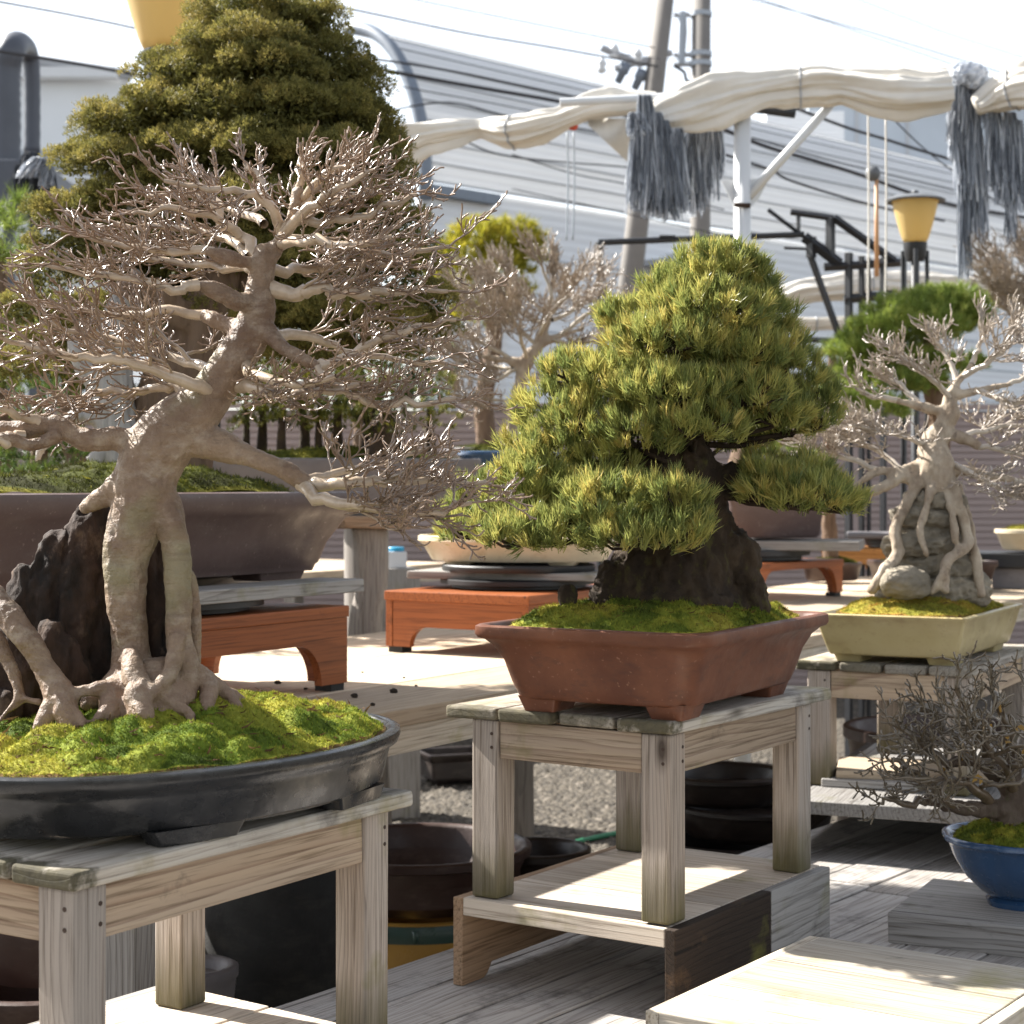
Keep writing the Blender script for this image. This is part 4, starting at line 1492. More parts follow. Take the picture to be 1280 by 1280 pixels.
def tassel(label, locks, seed, m='silver_net', n=60, D=8.8):
    """locks: (px top, py top, px bottom, py bottom, half width px)"""
    rs = np.random.RandomState(seed)
    parts = []
    seg = 9
    for (x0, y0, x1, y1, hw) in locks:
        k = int(n * hw / 4)
        a = rs.uniform(-1, 1, k)
        dep = rs.uniform(-1, 1, k) * hw * .8
        ln = rs.uniform(.72, 1.05, k)
        ph = rs.uniform(0, 6.28, (k, 2))
        ts = np.linspace(0, 1, seg + 1)
        cvs = np.clip(rs.beta(1.3, 1.9, k), 0, 1)
        pts = np.zeros((k, seg + 1, 3))
        for i, tt in enumerate(ts):
            px = x0 + (x1 - x0) * tt + a * hw * (.55 + .6 * tt ** .6) + np.sin(ph[:, 0] + tt * 5) * 1.6
            py = y0 + (y1 - y0) * tt * ln
            Y = D + (dep * (.5 + .6 * tt) + np.sin(ph[:, 1] + tt * 4) * 1.5) * D / F
            pts[:, i, 0] = (px - 640) * Y / F
            pts[:, i, 1] = Y
            pts[:, i, 2] = HC - (py - HY) * Y / F
        w_ = rs.uniform(.0012, .0038, k)[:, None, None]
        tw = ph[:, 0][:, None] + ts[None] * rs.uniform(-4, 4, k)[:, None]
        sd_ = np.stack([np.cos(tw), np.sin(tw), 0 * tw], 2) * w_
        V = np.stack([pts - sd_, pts + sd_], 2).reshape(k, -1, 3)
        q = []
        for i in range(seg):
            q += [(2 * i, 2 * i + 1, 2 * i + 3), (2 * i, 2 * i + 3, 2 * i + 2)]
        T = (np.arange(k) * 2 * (seg + 1))[:, None, None] + np.array(q)[None]
        parts.append((V.reshape(-1, 3), T.reshape(-1, 3), np.repeat(cvs, 2 * (seg + 1))))
    V, T, cv = join(parts)
    return tag(np_mesh('net_tassel', V, T, cv, M[m]), label, 'tassel', 'bunches of torn silver shade net')


tassel('full silver grey net tassel hanging where two awnings meet', [(806, 118, 812, 262, 13), (826, 150, 835, 272, 15), (800, 150, 796, 262, 12), (846, 160, 848, 264, 12), (818, 140, 820, 268, 16), (808, 145, 806, 255, 12), (795, 140, 800, 170, 14)], 1, n=85)
tassel('thinner silver net tassel just left of the white post', [(868, 150, 872, 262, 11), (885, 150, 888, 250, 10), (896, 145, 899, 222, 7), (862, 160, 866, 268, 9)], 2, n=60, D=9.1)
tassel('long ragged silver net bunch at the right, reaching lowest', [(1203, 82, 1198, 175, 13), (1195, 120, 1196, 200, 9), (1222, 90, 1222, 160, 9), (1215, 110, 1216, 240, 11), (1205, 150, 1206, 345, 8), (1222, 160, 1226, 300, 8), (1200, 130, 1207, 250, 12), (1212, 130, 1214, 255, 12)], 3, n=75)
tassel('round full net tassel at the right picture edge', [(1243, 138, 1245, 235, 12), (1262, 140, 1266, 240, 12), (1272, 150, 1276, 262, 9), (1255, 150, 1256, 255, 11), (1240, 150, 1246, 230, 9), (1262, 200, 1264, 300, 6)], 4, n=80, D=8.75)
tassel('dark crumpled net bunch at the far left beside the juniper', [(40, 190, 34, 250, 15), (55, 195, 60, 262, 12), (28, 205, 20, 250, 10)], 5, 'net_dark', 60, 9.5)
tassel('bright crumpled foil net at the far left', [(50, 196, 36, 222, 14), (62, 200, 58, 235, 8)], 6, 'silver_net', 50, 9.4)
# folded net over the pipe at the right
mb = MB(5)
mb.blob(W(1218, 95, 8.75), (.062, .05, .06), 12, .22, 3)
mb.blob(W(1203, 92, 8.75), (.05, .05, .05), 12, .22, 3)
for i in range(len(mb.c)):
    mb.c[i] = mb.rng.uniform(.5, 1)
tag(mb.build('net_bundle', M['silver_net'], None, False), 'shiny folded net lump tied over the awning pipe at the right', 'net')

# ------------------------------------------------------------------ lamps
def lantern(label, px, ptop, pbot, D, hw, legs=True, group='amber garden lanterns'):
    zt, zb = HC - (ptop - HY) * D / F, HC - (pbot - HY) * D / F
    x = (px - 640) * D / F
    r = hw * D / F
    t = thing('garden_lantern', label, 'lamp', (x, D, 0), 0, group)
    h = zt - zb
    mb = MB(1)
    prof = []
    for i in range(15):
        a = i / 14
        prof.append((r * (.47 + .53 * a ** .75) * .84, zb + h * a * .93))
    n = 64
    mb.loft([[Vector((math.cos(2 * PI * k / n), math.sin(2 * PI * k / n), 0)) * rr * (1 + .012 * (k % 2)) + Vector((0, 0, z)) for k in range(n)] for rr, z in prof])
    mb.build('lamp_shade', M['lamp_amber'], t, True)
    mb = MB(1)
    mb.lathe((0, 0, 0), [(r * .86, zt - h * .08), (r * 1.08, zt - h * .10), (r * 1.1, zt - h * .06), (r * .8, zt + h * .03), (r * .2, zt + h * .07), (.01, zt + h * .08)], 48)
    c = mb.build('cap', M['lamp_cap'], t, True, angle=50)
    mb = MB(1)
    mb.lathe((0, 0, 0), [(r * .1, zt + h * .07), (r * .14, zt + h * .13), (r * .05, zt + h * .17)], 16)
    mb.build('finial', M['lamp_cap'], c, True)
    mb = MB(1)
    mb.lathe((0, 0, 0), [(r * .30, zb - h * .42), (r * .40, zb - h * .30), (r * .44, zb - .002)], 32)
    mb.build('socket', M['black_steel'], t, True, angle=50)
    zl = zb - h * .3
    if legs:
        for a in (20, 140, 260):
            mb = MB(1)
            p = Vector((math.cos(R(a)) * r * .5, math.sin(R(a)) * r * .5, 0))
            mb.tube([p + Vector((0, 0, .6)), p + Vector((0, 0, zl + .03))], [.012, .012], 8)
            mb.build('leg', M['black_steel'], t)
    mb = MB(1)
    mb.tube([(0, 0, 0), (0, 0, zl)], [.022, .022], 12)
    mb.build('pole', M['black_steel'], t, True)
    return t


lantern('amber garden lantern with grey cap above the green pine', 1144, 247, 303, 9.6, 34)
lantern('large amber garden lantern at the top left behind the juniper', 222, -105, 66, 6.6, 100)

# black steel rack behind the pine
t = thing('steel_frame', 'black steel rack with bars and slanting struts behind the pine', 'frame', (1.6, 10.4, 0), 0, world=True)
D = 10.4


def bar(name, a, b, r, sq=True):
    mb = MB(1)
    mb.tube([a, b], [r, r], 4 if sq else 12)
    return mb.build(name, M['black_steel'], t)


p = W(750, 303, D)
bar('post', (p.x, D, 0), p, .02, False)
bar('rail', W(748, 303, D), W(1005, 293, D), .018, False)
bar('rail', W(980, 310, D), W(1032, 312, D), .008)
bar('bracket', W(988, 265, D), W(1042, 273, D), .018)
bar('bracket', W(998, 268, D), W(998, 293, D), .012)
bar('strut', W(960, 262, D), W(1010, 300, D), .012)
bar('strut', W(1042, 272, D), W(1118, 326, D), .024)
bar('bracket', W(1038, 272, D), W(1038, 318, D), .028)
bar('strut', W(1005, 296, D), W(1050, 330, D), .032)
bar('bracket', W(1014, 296, D), W(1014, 322, D), .03)
bar('strut', W(1013, 320, D), W(1052, 428, D), .020)
bar('rail', W(1030, 334, D), W(1128, 328, D), .024)
bar('rail', W(1055, 374, D), W(1118, 368, D), .026)
bar('rail', W(1000, 424, D), W(1042, 426, D), .016)
for px, top, r in ((1061, 316, .024), (1077, 320, .018), (1086, 322, .012), (1104, 322, .02), (1130, 316, .016)):
    p = W(px, top, D)
    bar('post', (p.x, D, 0), p, r)
mb = MB(1)
p = W(834, 296, D)
mb.box(p, (.09, .05, .012))
mb.build('clip', M['black_steel'], t)

t = thing('signal_pole', 'orange pole with a round dark grey head', 'pole', W(1096, 334, 10), 0, world=True)
p = W(1091, 217, 10)
mb = MB(1)
mb.blob(p, (.042, .04, .042), 10, .02)
mb.build('head', M['lamp_cap'], t, True)
mb = MB(1)
mb.tube([W(1096, 334, 10) + Vector((0, 0, -.05)), p + Vector((.02, 0, -.03))], [.013, .010], 10)
mb.build('pole', M['orange_pole'], t, True)
for k, (px, y0, y1, m, lab) in enumerate(((1085, 128, 420, 'cloth', 'white rope hanging left of the orange pole'), (1107, 140, 400, 'cloth', 'white rope hanging right of the orange pole'), (709, 165, 300, 'far_grey', 'left of the two thin cords hanging from the red knot'), (717, 165, 300, 'far_grey', 'right of the two thin cords hanging from the red knot'))):
    mb = MB(1)
    P, q = spline([W(px, y0, 9.2), W(px + 1, (y0 + y1) / 2, 9.2), W(px - 1, y1, 9.2)], [.005] * 3, 5)
    mb.tube(P, q, 6)
    tag(mb.build('rope', M[m], None, True), lab, 'rope', 'ropes hanging from the awning')
mb = MB(2)
mb.blob(W(716, 158, 9.1), (.028, .02, .02), 7, .2)
tag(mb.build('rope_knot', M['red_plastic'], None, True), 'small red knot below the left awning', 'knot')
# ================================================================== bonsai
def turn(o, deg):
    o.data.transform(Matrix.Rotation(R(deg), 4, 'Z'))
    for c in o.children:
        c.data.transform(Matrix.Rotation(R(deg), 4, 'Z'))
    return o


def bonsai(name, label, cat, c, rz, shape, prof, wall, potmat, zs, dome, mossm, nbl, feetl=None, foot=(.03, .02), fh=.02, seed=1, corner=.02, group=None, lump=.008, ln=.006, wd=.0016, nr=24, na=80, lsc=28):
    """planted pot: thing > pot (> foot), moss; its tree is added in world space"""
    t = thing(name, label, cat, c, 0, group)
    p = potmesh(shape, prof, wall, zs, M[potmat], t, corner=corner)
    hx, hy = prof[-1][0] - wall * 1.15, prof[-1][1] - wall * 1.15
    if shape == 'rect':
        k = 4.5

        def ring(a):
            ca, sa = math.cos(a), math.sin(a)
            r = 1 / ((abs(ca / hx) ** k + abs(sa / hy) ** k) ** (1 / k))
            return r * ca, r * sa
    else:
        def ring(a):
            return hx * math.cos(a), hy * math.sin(a)
    for x, y, a in feetl or []:
        feet(p, M[potmat], [(x, y, a)], foot, fh, fh)
    turn(p, rz)
    m = mound(t, ring, zs, dome, M[mossm], nbl, ln, wd, seed, lump, lsc, nr=nr, na=na)
    turn(m, rz)
    t['world_parts'] = 1
    return t


def pads_px(lst, D):
    """(px, py, half width px, half height px[, depth offset m]) -> pads in metres"""
    out = []
    for q in lst:
        dy = q[4] if len(q) > 4 else 0
        Y = D + dy
        s = Y / F
        out.append((W(q[0], q[1], Y), (q[2] * s, q[2] * s * .85, q[3] * s)))
    return out


def spray(parent, pads, m, spacing, K, ln, wd, spread, seed, name='foliage', up=.8, nk=.6, zmin=-.25, two=True, shell=(.75, 1.03), cvm=(.15, .8), jit=.004, sub=None, bend=.15, tone=None):
    rs = np.random.RandomState(seed)
    P, N = pad_points(pads, spacing, rs, zmin, shell)
    if sub:
        # knobbly mounds: each point carries a little cushion of tufts
        r, n = sub
        k = len(P)
        d = unit(rs.normal(size=(k * n, 3)))
        d[:, 2] = np.abs(d[:, 2]) * 1.0 - .25
        base = np.repeat(P, n, 0)
        rr = r * rs.uniform(.7, 1.25, k)
        P = base + d * np.repeat(rr, n)[:, None] * rs.uniform(.8, 1.05, (k * n, 1))
        N = unit(d + .3 * np.repeat(N, n, 0))
        cv = np.repeat(rs.uniform(cvm[0], cvm[1], k), n)
        cv = np.clip(cv + rs.normal(size=k * n) * .12, 0, 1)
    else:
        cv = rs.uniform(cvm[0], cvm[1], len(P))
    ax = unit(N * nk + np.array([0, 0, up]) + rs.normal(size=P.shape) * .22)
    V, T, c = tufts(P, ax, K, ln, wd, spread, cv, rs, jit, two, bend)
    return np_mesh(name, V, T, c, M[m], parent)


# ------------------------------------------------------------------ 1. bare tree clasping a dark rock, charcoal oval pot
c1 = Vector((-.498, 2.73, 1.0712))
t1 = bonsai('bare_bonsai', 'big leafless pale trunked bonsai clasping a dark rock in a charcoal oval pot', 'bonsai', c1, 56, 'oval',
            [(.372, .234, .016), (.384, .247, .024), (.394, .257, .066), (.397, .260, .074), (.408, .271, .080), (.412, .275, .090), (.411, .274, .098)], .020, 'black_clay', .094,
            lambda x, y, t: .046 * (1 - t ** 2.2) + .010 * math.sin(x * 11 + 1) * (1 - t), 'moss', 60000,
            [(.17, -.195, 12), (-.17, -.195, -12), (.17, .195, -12), (-.17, .195, 12), (.33, -.02, 80)], (.075, .022), .0165, 2, lump=.024, ln=.0055, wd=.0018, nr=60, na=240, lsc=17)
D1 = 2.70
k1 = D1 / F


def T1(px, py, dy=0.0):
    return W(px, py, D1 + dy)


def path(lst, k, D):
    """[(px, py, r px[, depth])] -> points, radii"""
    return [W(q[0], q[1], D + (q[3] if len(q) > 3 else 0)) for q in lst], [q[2] * k for q in lst]


trunk = [
    [(182, 880, 36), (166, 846, 27), (162, 800, 22), (158, 750, 25), (157, 700, 28), (168, 655, 33), (178, 620, 39), (184, 590, 39), (198, 558, 41), (226, 528, 37), (258, 497, 29), (286, 460, 25), (310, 425, 24), (322, 390, 21), (324, 350, 17), (328, 318, 16)],
    [(200, 620, 20), (215, 655, 19, -.01), (222, 700, 18, -.01), (222, 760, 16, -.01), (226, 800, 15, -.01), (231, 838, 16, -.01), (222, 868, 20, -.02)],
    [(236, 720, 7, .03), (243, 770, 8, .03), (245, 825, 8, .03)],
    [(150, 610, 20), (128, 622, 14, .02), (106, 634, 9, .04)],
    [(-8, 745, 15, -.02), (25, 790, 14, -.05), (52, 830, 15, -.06), (72, 862, 19, -.07), (84, 888, 17, -.09), (88, 905, 12, -.10)],
    [(70, 870, 12, -.07), (58, 895, 9, -.09), (46, 912, 6, -.10)],
    [(-10, 790, 9, .0), (12, 830, 8, -.02), (24, 870, 9, -.04), (8, 892, 7, -.05), (-6, 905, 6, -.06)],
    [(24, 872, 8, -.04), (48, 878, 6, -.05)],
    [(80, 870, 10, -.07), (110, 862, 9, -.07), (140, 858, 12, -.05)],
    [(160, 845, 24), (146, 868, 22, -.04), (140, 892, 13, -.08)],
    [(165, 850, 24, -.01), (128, 866, 15, -.03), (112, 878, 11, -.04)],
    [(196, 852, 30, -.01), (214, 872, 20, -.04), (222, 892, 12, -.06)],
    [(172, 870, 16, -.08), (180, 897, 15, -.10), (184, 912, 7, -.11)],
    [(150, 880, 10, -.07), (128, 892, 8, -.09), (118, 902, 5, -.10)],
    [(205, 875, 10, -.06), (232, 888, 8, -.07), (240, 900, 5, -.08)],
    [(262, 862, 9, .02), (286, 866, 8, .03), (312, 884, 5, .03)],
    [(84, 880, 10, -.09), (100, 896, 8, -.10), (104, 906, 5, -.11)],
    [(162, 820, 12, -.03), (170, 850, 12, -.06), (190, 866, 10, -.08)],
    [(222, 800, 10, -.03), (214, 840, 10, -.05), (196, 862, 9, -.07)],
    [(172, 855, 24), (172, 885, 18, -.07), (168, 908, 12, -.10), (160, 916, 6, -.11)],
    [(190, 850, 26), (196, 880, 18, -.05), (205, 898, 9, -.07)],
    [(222, 850, 18), (226, 876, 18, -.03), (212, 892, 10, -.05)],
    [(240, 845, 10), (262, 858, 10, -.0), (258, 880, 9, -.03), (256, 900, 9, -.05)],
    [(244, 838, 10), (272, 858, 11, .02), (296, 884, 8, .01), (304, 896, 5, .01)],
    [(186, 560, 22), (150, 548, 17), (122, 549, 14), (98, 546, 14), (76, 534, 17), (58, 530, 15), (36, 536, 10), (10, 540, 9), (-45, 532, 7)],
    [(70, 545, 10, -.02), (40, 556, 8, -.03), (10, 548, 7, -.04), (-30, 560, 6, -.05)],
    [(235, 545, 24), (272, 556, 19), (305, 568, 15), (340, 580, 13), (362, 590, 14), (382, 606, 12)],
    [(318, 400, 15), (350, 432, 12, -.03), (372, 446, 10, -.05), (398, 458, 7, -.06)],
    [(310, 415, 14), (282, 405, 9, .02), (255, 394, 7, .04)],
    [(322, 372, 12), (300, 378, 10, -.03), (272, 364, 9, -.05), (247, 356, 8, -.06)],
    [(330, 325, 13), (352, 298, 10), (364, 272, 8, -.02), (372, 240, 6, -.02)],
    [(322, 330, 11), (300, 326, 8, -.03), (262, 315, 6, -.06)],
]
fused('trunk', [path(p, k1, D1) for p in trunk], M['smooth_bark'], t1, .0036, 5, [(13, .0075, (1, 1, .7), False), (36, .0018, (1, 1, .8), False), (130, .0010, (1, 1, .8), False)])
rock = [
    [(118, 640, 16, .09), (105, 690, 28, .09), (98, 760, 38, .09), (95, 860, 42, .09)],
    [(72, 680, 16, .08), (60, 740, 30, .08), (52, 810, 38, .08), (46, 885, 40, .08)],
    [(35, 720, 14, .07), (22, 790, 24, .07), (14, 880, 28, .07)],
    [(128, 652, 14, .10), (132, 730, 26, .10), (138, 850, 30, .10)],
    [(60, 800, 22, .02), (80, 840, 26, .02), (85, 880, 24, .03)],
    [(192, 665, 10, .06), (196, 740, 14, .05), (202, 800, 14, .04), (206, 850, 16, .03)],
    [(-20, 860, 24, .05), (5, 890, 22, .03)],
]
fused('rock', [path(p, k1, D1) for p in rock], M['rock_dark'], t1, .0042, 2, [(16, .014, (1.5, 1.5, .45), True), (42, .006, (1.2, 1.2, .6), True), (110, .0018, (1, 1, 1), False)])
S1 = dict(step=.012, wig=.22, up=[.12, .09, .03, .02], rmin=.00125, rred=.0050, dens=[0, 84, 52, 38], ang=(28, 72), lift=.10, vert=.20, lmin=.013, lmax=.55, lr=(.28, .55), rk=.0215, t0=.12, outk=.35)
ax0 = T1(325, 400)
S1['out'] = lambda q: Vector((q.x - ax0.x, (q.y - ax0.y), 0)).normalized()
mb = MB(7)
rng = random.Random(7)
mains = [
    # left and low
    [(60, 530, 9), (35, 524, 6, -.02), (5, 510, 5, -.05), (-40, 500, 3, -.08)],
    [(30, 545, 7, -.02), (0, 552, 6, -.05), (-40, 545, 4, -.08)],
    [(382, 606, 11), (410, 606, 8, -.02), (445, 602, 7, -.03), (495, 600, 6, -.03), (550, 602, 4, -.02), (615, 606, 2.5, 0)],
    [(375, 604, 9), (405, 626, 8, -.05), (445, 630, 7, -.08), (490, 638, 5, -.10), (540, 640, 4, -.10), (590, 628, 2.5, -.1)],
    [(385, 600, 6), (430, 590, 5, .05), (480, 578, 4, .08), (530, 560, 2.5, .1)],
    # left middle tiers
    [(255, 394, 7, .04), (212, 386, 6, .05), (172, 393, 5, .06), (125, 392, 4, .06), (60, 380, 3, .05)],
    [(247, 356, 8, -.06), (215, 362, 6, -.08), (170, 348, 5, -.09), (120, 345, 4, -.1), (55, 330, 2.5, -.1)],
    [(272, 490, 10), (240, 478, 8, -.05), (186, 462, 7, -.08), (149, 451, 6, -.1), (106, 446, 5, -.11), (60, 437, 4, -.12), (5, 425, 2.5, -.12)],
    [(265, 495, 9), (236, 492, 7, .03), (204, 484, 6, .05), (170, 491, 5.5, .06), (120, 491, 5, .06), (90, 505, 3.5, .06), (60, 500, 2.5, .06)],
    [(280, 470, 8, .0), (235, 450, 6, .08), (180, 432, 5, .12), (120, 418, 4, .14), (50, 405, 2.5, .15)],
    # left upper
    [(300, 326, 8, -.03), (262, 316, 6, -.05), (203, 312, 5, -.06), (156, 306, 4, -.06), (95, 292, 2.5, -.06)],
    [(325, 325, 10), (304, 298, 7, .02), (278, 280, 6, .03), (262, 246, 4, .04), (235, 215, 2.5, .04)],
    [(300, 296, 6, .02), (262, 270, 5, .0), (215, 262, 4, -.02), (165, 268, 2.5, -.03)],
    [(352, 290, 8), (336, 252, 6, -.03), (297, 240, 5, -.05), (262, 236, 4, -.06), (205, 226, 2.5, -.06)],
    # top
    [(368, 258, 7, -.02), (374, 236, 5, -.02), (378, 215, 4, -.02), (376, 196, 2.5, 0)],
    [(345, 270, 6), (330, 240, 5, .05), (320, 218, 4, .07), (305, 202, 2.5, .08)],
    [(364, 272, 7), (392, 238, 6, .02), (408, 218, 4, .03), (428, 200, 2.5, .04)],
    [(350, 300, 8), (385, 262, 6, -.06), (425, 235, 4.5, -.09), (470, 212, 2.5, -.1)],
    # right upper
    [(352, 300, 8), (364, 278, 7, -.02), (398, 278, 6, -.04), (436, 274, 5, -.05), (480, 262, 4, -.05), (522, 244, 2.5, -.05)],
    [(345, 308, 9), (376, 302, 6, .03), (409, 303, 5, .04), (445, 312, 5, .05), (505, 316, 4, .05), (562, 308, 2.5, .05)],
    [(350, 305, 7), (385, 300, 6, -.09), (430, 305, 5, -.13), (490, 296, 3, -.15)],
    # right middle
    [(332, 362, 12), (369, 368, 9, -.01), (388, 361, 8, -.02), (420, 365, 7, -.02), (460, 366, 6, -.02), (500, 366, 4, -.02), (560, 364, 2.5, -.02)],
    [(398, 458, 7, -.06), (428, 447, 6, -.07), (460, 432, 5, -.08), (505, 414, 4, -.09), (570, 400, 2.5, -.09)],
    [(398, 458, 7, -.06), (432, 486, 5, -.08), (462, 502, 5, -.09), (505, 506, 4, -.1), (570, 498, 2.5, -.1)],
    [(330, 420, 9), (372, 420, 7, .06), (420, 432, 5, .09), (480, 448, 4, .11), (560, 455, 2.5, .12)],
    [(296, 480, 10), (326, 486, 7, -.04), (353, 491, 6, -.06), (400, 492, 5, -.08), (450, 480, 3, -.1)],
    [(300, 455, 9), (330, 470, 6, -.09), (365, 480, 5, -.13), (420, 470, 3, -.16)],
    [(335, 340, 8), (380, 335, 6, .08), (440, 330, 5, .11), (510, 335, 3, .13)],
    [(318, 335, 8), (280, 335, 6, .08), (220, 330, 5, .12), (150, 325, 3, .14)],
    [(312, 320, 7), (270, 295, 5, .08), (210, 285, 4, .12), (140, 282, 2.5, .14)],
    [(330, 280, 6), (290, 262, 5, .10), (240, 245, 4, .14), (185, 245, 2.5, .16)],
    [(355, 285, 6), (395, 258, 5, .08), (440, 245, 4, .11), (490, 238, 2.5, .12)],
    [(366, 262, 6), (400, 225, 4.5, -.06), (430, 205, 3, -.08), (455, 195, 2.2, -.08)],
]
for p in mains:
    hand_branch(mb, *path(p, k1, D1), 3, rng, S1)
mb.build('branches', M['twig_warm'], t1, True)

# ------------------------------------------------------------------ 2. white pine, red brown rectangular pot
c2 = Vector((.286, 3.575, 1.1268))
t2 = bonsai('pine_bonsai', 'dense yellow green pine bonsai with a dark mossy trunk in a red brown rectangular pot', 'bonsai', c2, 60.5, 'rect',
            [(.262, .172, .024), (.270, .180, .030), (.279, .189, .055), (.290, .200, .095), (.304, .214, .122), (.318, .228, .136), (.327, .236, .139), (.331, .240, .146), (.330, .239, .160)], .018, 'red_clay', .156,
            lambda x, y, t: .044 * (1 - t ** 2.2), 'moss_green', 22000,
            [(.21, -.13, 0), (-.21, -.13, 0), (.21, .13, 0), (-.21, .13, 0)], (.052, .04), .025, 5, .045, lump=.016, nr=44, na=180, wd=.002, ln=.007)
D2 = 3.58
k2 = D2 / F
trunk2 = [
    [(838, 792, 96), (842, 764, 84), (850, 728, 68), (860, 692, 58), (870, 655, 46), (870, 620, 36), (858, 585, 34), (846, 550, 30), (850, 500, 28), (866, 440, 21), (880, 390, 14), (886, 340, 7)],
    [(790, 770, 36, -.03), (752, 772, 24, -.04), (722, 778, 16, -.04)],
    [(900, 762, 36, .0), (930, 768, 22, .02), (952, 778, 12, .03)],
    [(900, 690, 36), (925, 690, 22), (930, 720, 22), (940, 760, 20)],
    [(790, 760, 46, -.02), (800, 720, 40, -.02), (825, 690, 36)],
    [(760, 760, 26, -.06), (765, 715, 14, -.04)],
    [(712, 758, 12, -.08), (708, 742, 10, -.08)],
    [(875, 600, 24), (905, 596, 18), (945, 602, 13), (1000, 612, 8), (1040, 614, 4)],
    [(850, 565, 22), (800, 572, 15, -.04), (740, 590, 10, -.06), (660, 605, 6, -.06)],
    [(852, 505, 18), (905, 490, 13), (955, 480, 9), (1005, 492, 5)],
    [(850, 500, 15), (800, 490, 10), (745, 485, 7), (690, 490, 4)],
    [(862, 450, 12), (820, 420, 8, -.04), (775, 405, 4, -.05)],
    [(835, 600, 18, -.04), (770, 632, 11, -.09), (690, 655, 8, -.11), (590, 662, 4, -.1)],
]
fused('trunk', [path(p, k2, D2) for p in trunk2], M['dark_bark'], t2, .0055, 3, [(26, .012, (1, 1, .6), True), (70, .006, (1, 1, .7), True)])
pads2 = pads_px([
    (892, 340, 56, 30), (930, 362, 44, 34), (848, 370, 50, 28), (885, 392, 84, 30, -.05), (885, 372, 76, 36, .08), (955, 402, 40, 30), (785, 402, 40, 22, -.03), (840, 428, 80, 26, -.09), (930, 442, 66, 28, -.06), (975, 440, 34, 30, .02), (700, 668, 70, 26, -.19), (790, 672, 66, 24, -.23), (850, 668, 44, 26, -.24), (640, 672, 60, 20, -.2), (760, 630, 60, 30, -.2), (840, 625, 50, 26, -.2), (585, 662, 44, 20, -.12), (610, 625, 44, 26, -.05), (660, 610, 50, 30, -.1), (1010, 625, 60, 24, -.1), (960, 610, 40, 26, -.08), (1050, 632, 30, 16, -.06),
    (720, 472, 48, 24, -.03), (770, 478, 56, 32, -.07), (840, 492, 76, 28, -.12), (925, 492, 70, 28, -.09), (990, 478, 44, 32), (1015, 500, 36, 26, .02), (1022, 525, 32, 20, 0), (985, 535, 40, 18, .04), (970, 520, 46, 24, -.05), (880, 470, 120, 50, .12),
    (690, 512, 48, 30), (735, 530, 58, 34, -.07), (800, 545, 62, 32, -.12), (870, 535, 64, 26, -.14), (660, 560, 34, 24, .02), (690, 575, 50, 30, -.06), (760, 580, 50, 26, -.08), (900, 545, 60, 30, .1),
    (640, 600, 34, 20, -.02), (690, 615, 50, 26, -.08), (745, 612, 44, 22, -.12), (600, 642, 52, 22, -.05), (655, 650, 56, 28, -.1), (720, 655, 54, 28, -.14), (785, 650, 56, 28, -.16), (845, 655, 46, 22, -.17), (575, 662, 30, 15, -.04), (640, 640, 60, 24, .04),
    (955, 592, 32, 20), (1000, 604, 48, 26, -.03), (1040, 622, 34, 18, -.02), (985, 620, 40, 20, -.06), (1005, 590, 34, 16, .06),
], D2)
pads2 = [(c, (q[0], q[1], q[2] * 1.16)) for c, q in pads2]
spray(t2, pads2, 'needle_mid', .0235, 30, .031, .0019, .29, 3, up=.95, nk=.6, zmin=-.6, shell=(.66, 1.03), cvm=(.04, .92))
# short shoots that carry the needle tufts
mb = MB(8)
rng = random.Random(8)
for c, r in pads2:
    hub = W(862, min(600, max(400, HY + (HC - c.z) * F / c.y + 20)), D2)
    mb.tube([hub, hub.lerp(c, .5) + Vector((0, 0, -r[2] * .6)), c + Vector((0, 0, -r[2] * .45))], [.008, .006, .004], 6)
    for k in range(9):
        a = c + Vector((0, 0, -r[2] * .45))
        b = c + Vector((rng.uniform(-.75, .75) * r[0], rng.uniform(-.75, .75) * r[1], r[2] * rng.uniform(-.3, .55)))
        mb.tube([a, a.lerp(b, .5) + rv(rng, .004), b], [.0035, .0028, .002], 5)
mb.build('branches', M['dark_bark'], t2, True)

# ------------------------------------------------------------------ 3. huge juniper, purple brown pot
c3 = Vector((-.99, 4.25, 1.3165))
t3 = bonsai('juniper_bonsai', 'huge cloud pruned olive gold juniper bonsai in a long purple brown pot', 'bonsai', c3, 58, 'rect',
            [(.54, .26, .02), (.545, .265, .035), (.55, .27, .04), (.565, .285, .09), (.60, .318, .15), (.612, .33, .16), (.628, .348, .178), (.632, .352, .205), (.63, .35, .212)], .03, 'purple_clay', .205,
            lambda x, y, t: .055 * (1 - t ** 2) + .014 * math.sin(x * 9), 'moss_dark', 14000, [(.42, -.2, 0), (-.42, -.2, 0), (.42, .2, 0), (-.42, .2, 0)], (.09, .05), .021, 7, .03, lump=.02, lsc=14, ln=.010, wd=.003)
D3 = 4.8
k3 = D3 / F
fused('trunk', [path(p, k3, D3) for p in [
    [(205, 610, 60), (212, 560, 52), (225, 490, 50), (258, 425, 48), (282, 360, 42), (290, 290, 32), (290, 200, 22), (295, 100, 10)],
    [(270, 400, 26), (330, 380, 18), (400, 370, 12), (470, 380, 7)],
    [(285, 330, 24), (360, 300, 16, -.1), (440, 300, 8, -.15)],
    [(280, 340, 20), (180, 290, 12), (90, 280, 6)],
    [(288, 250, 16), (180, 200, 10), (110, 190, 5)],
    [(250, 420, 22, -.05), (200, 370, 15, -.1), (150, 360, 8, -.15)],
]], M['brown_bark'], t3, .010, 4, [(18, .016, (1.6, 1.6, .35), True), (50, .006, (1.6, 1.6, .35), True)])
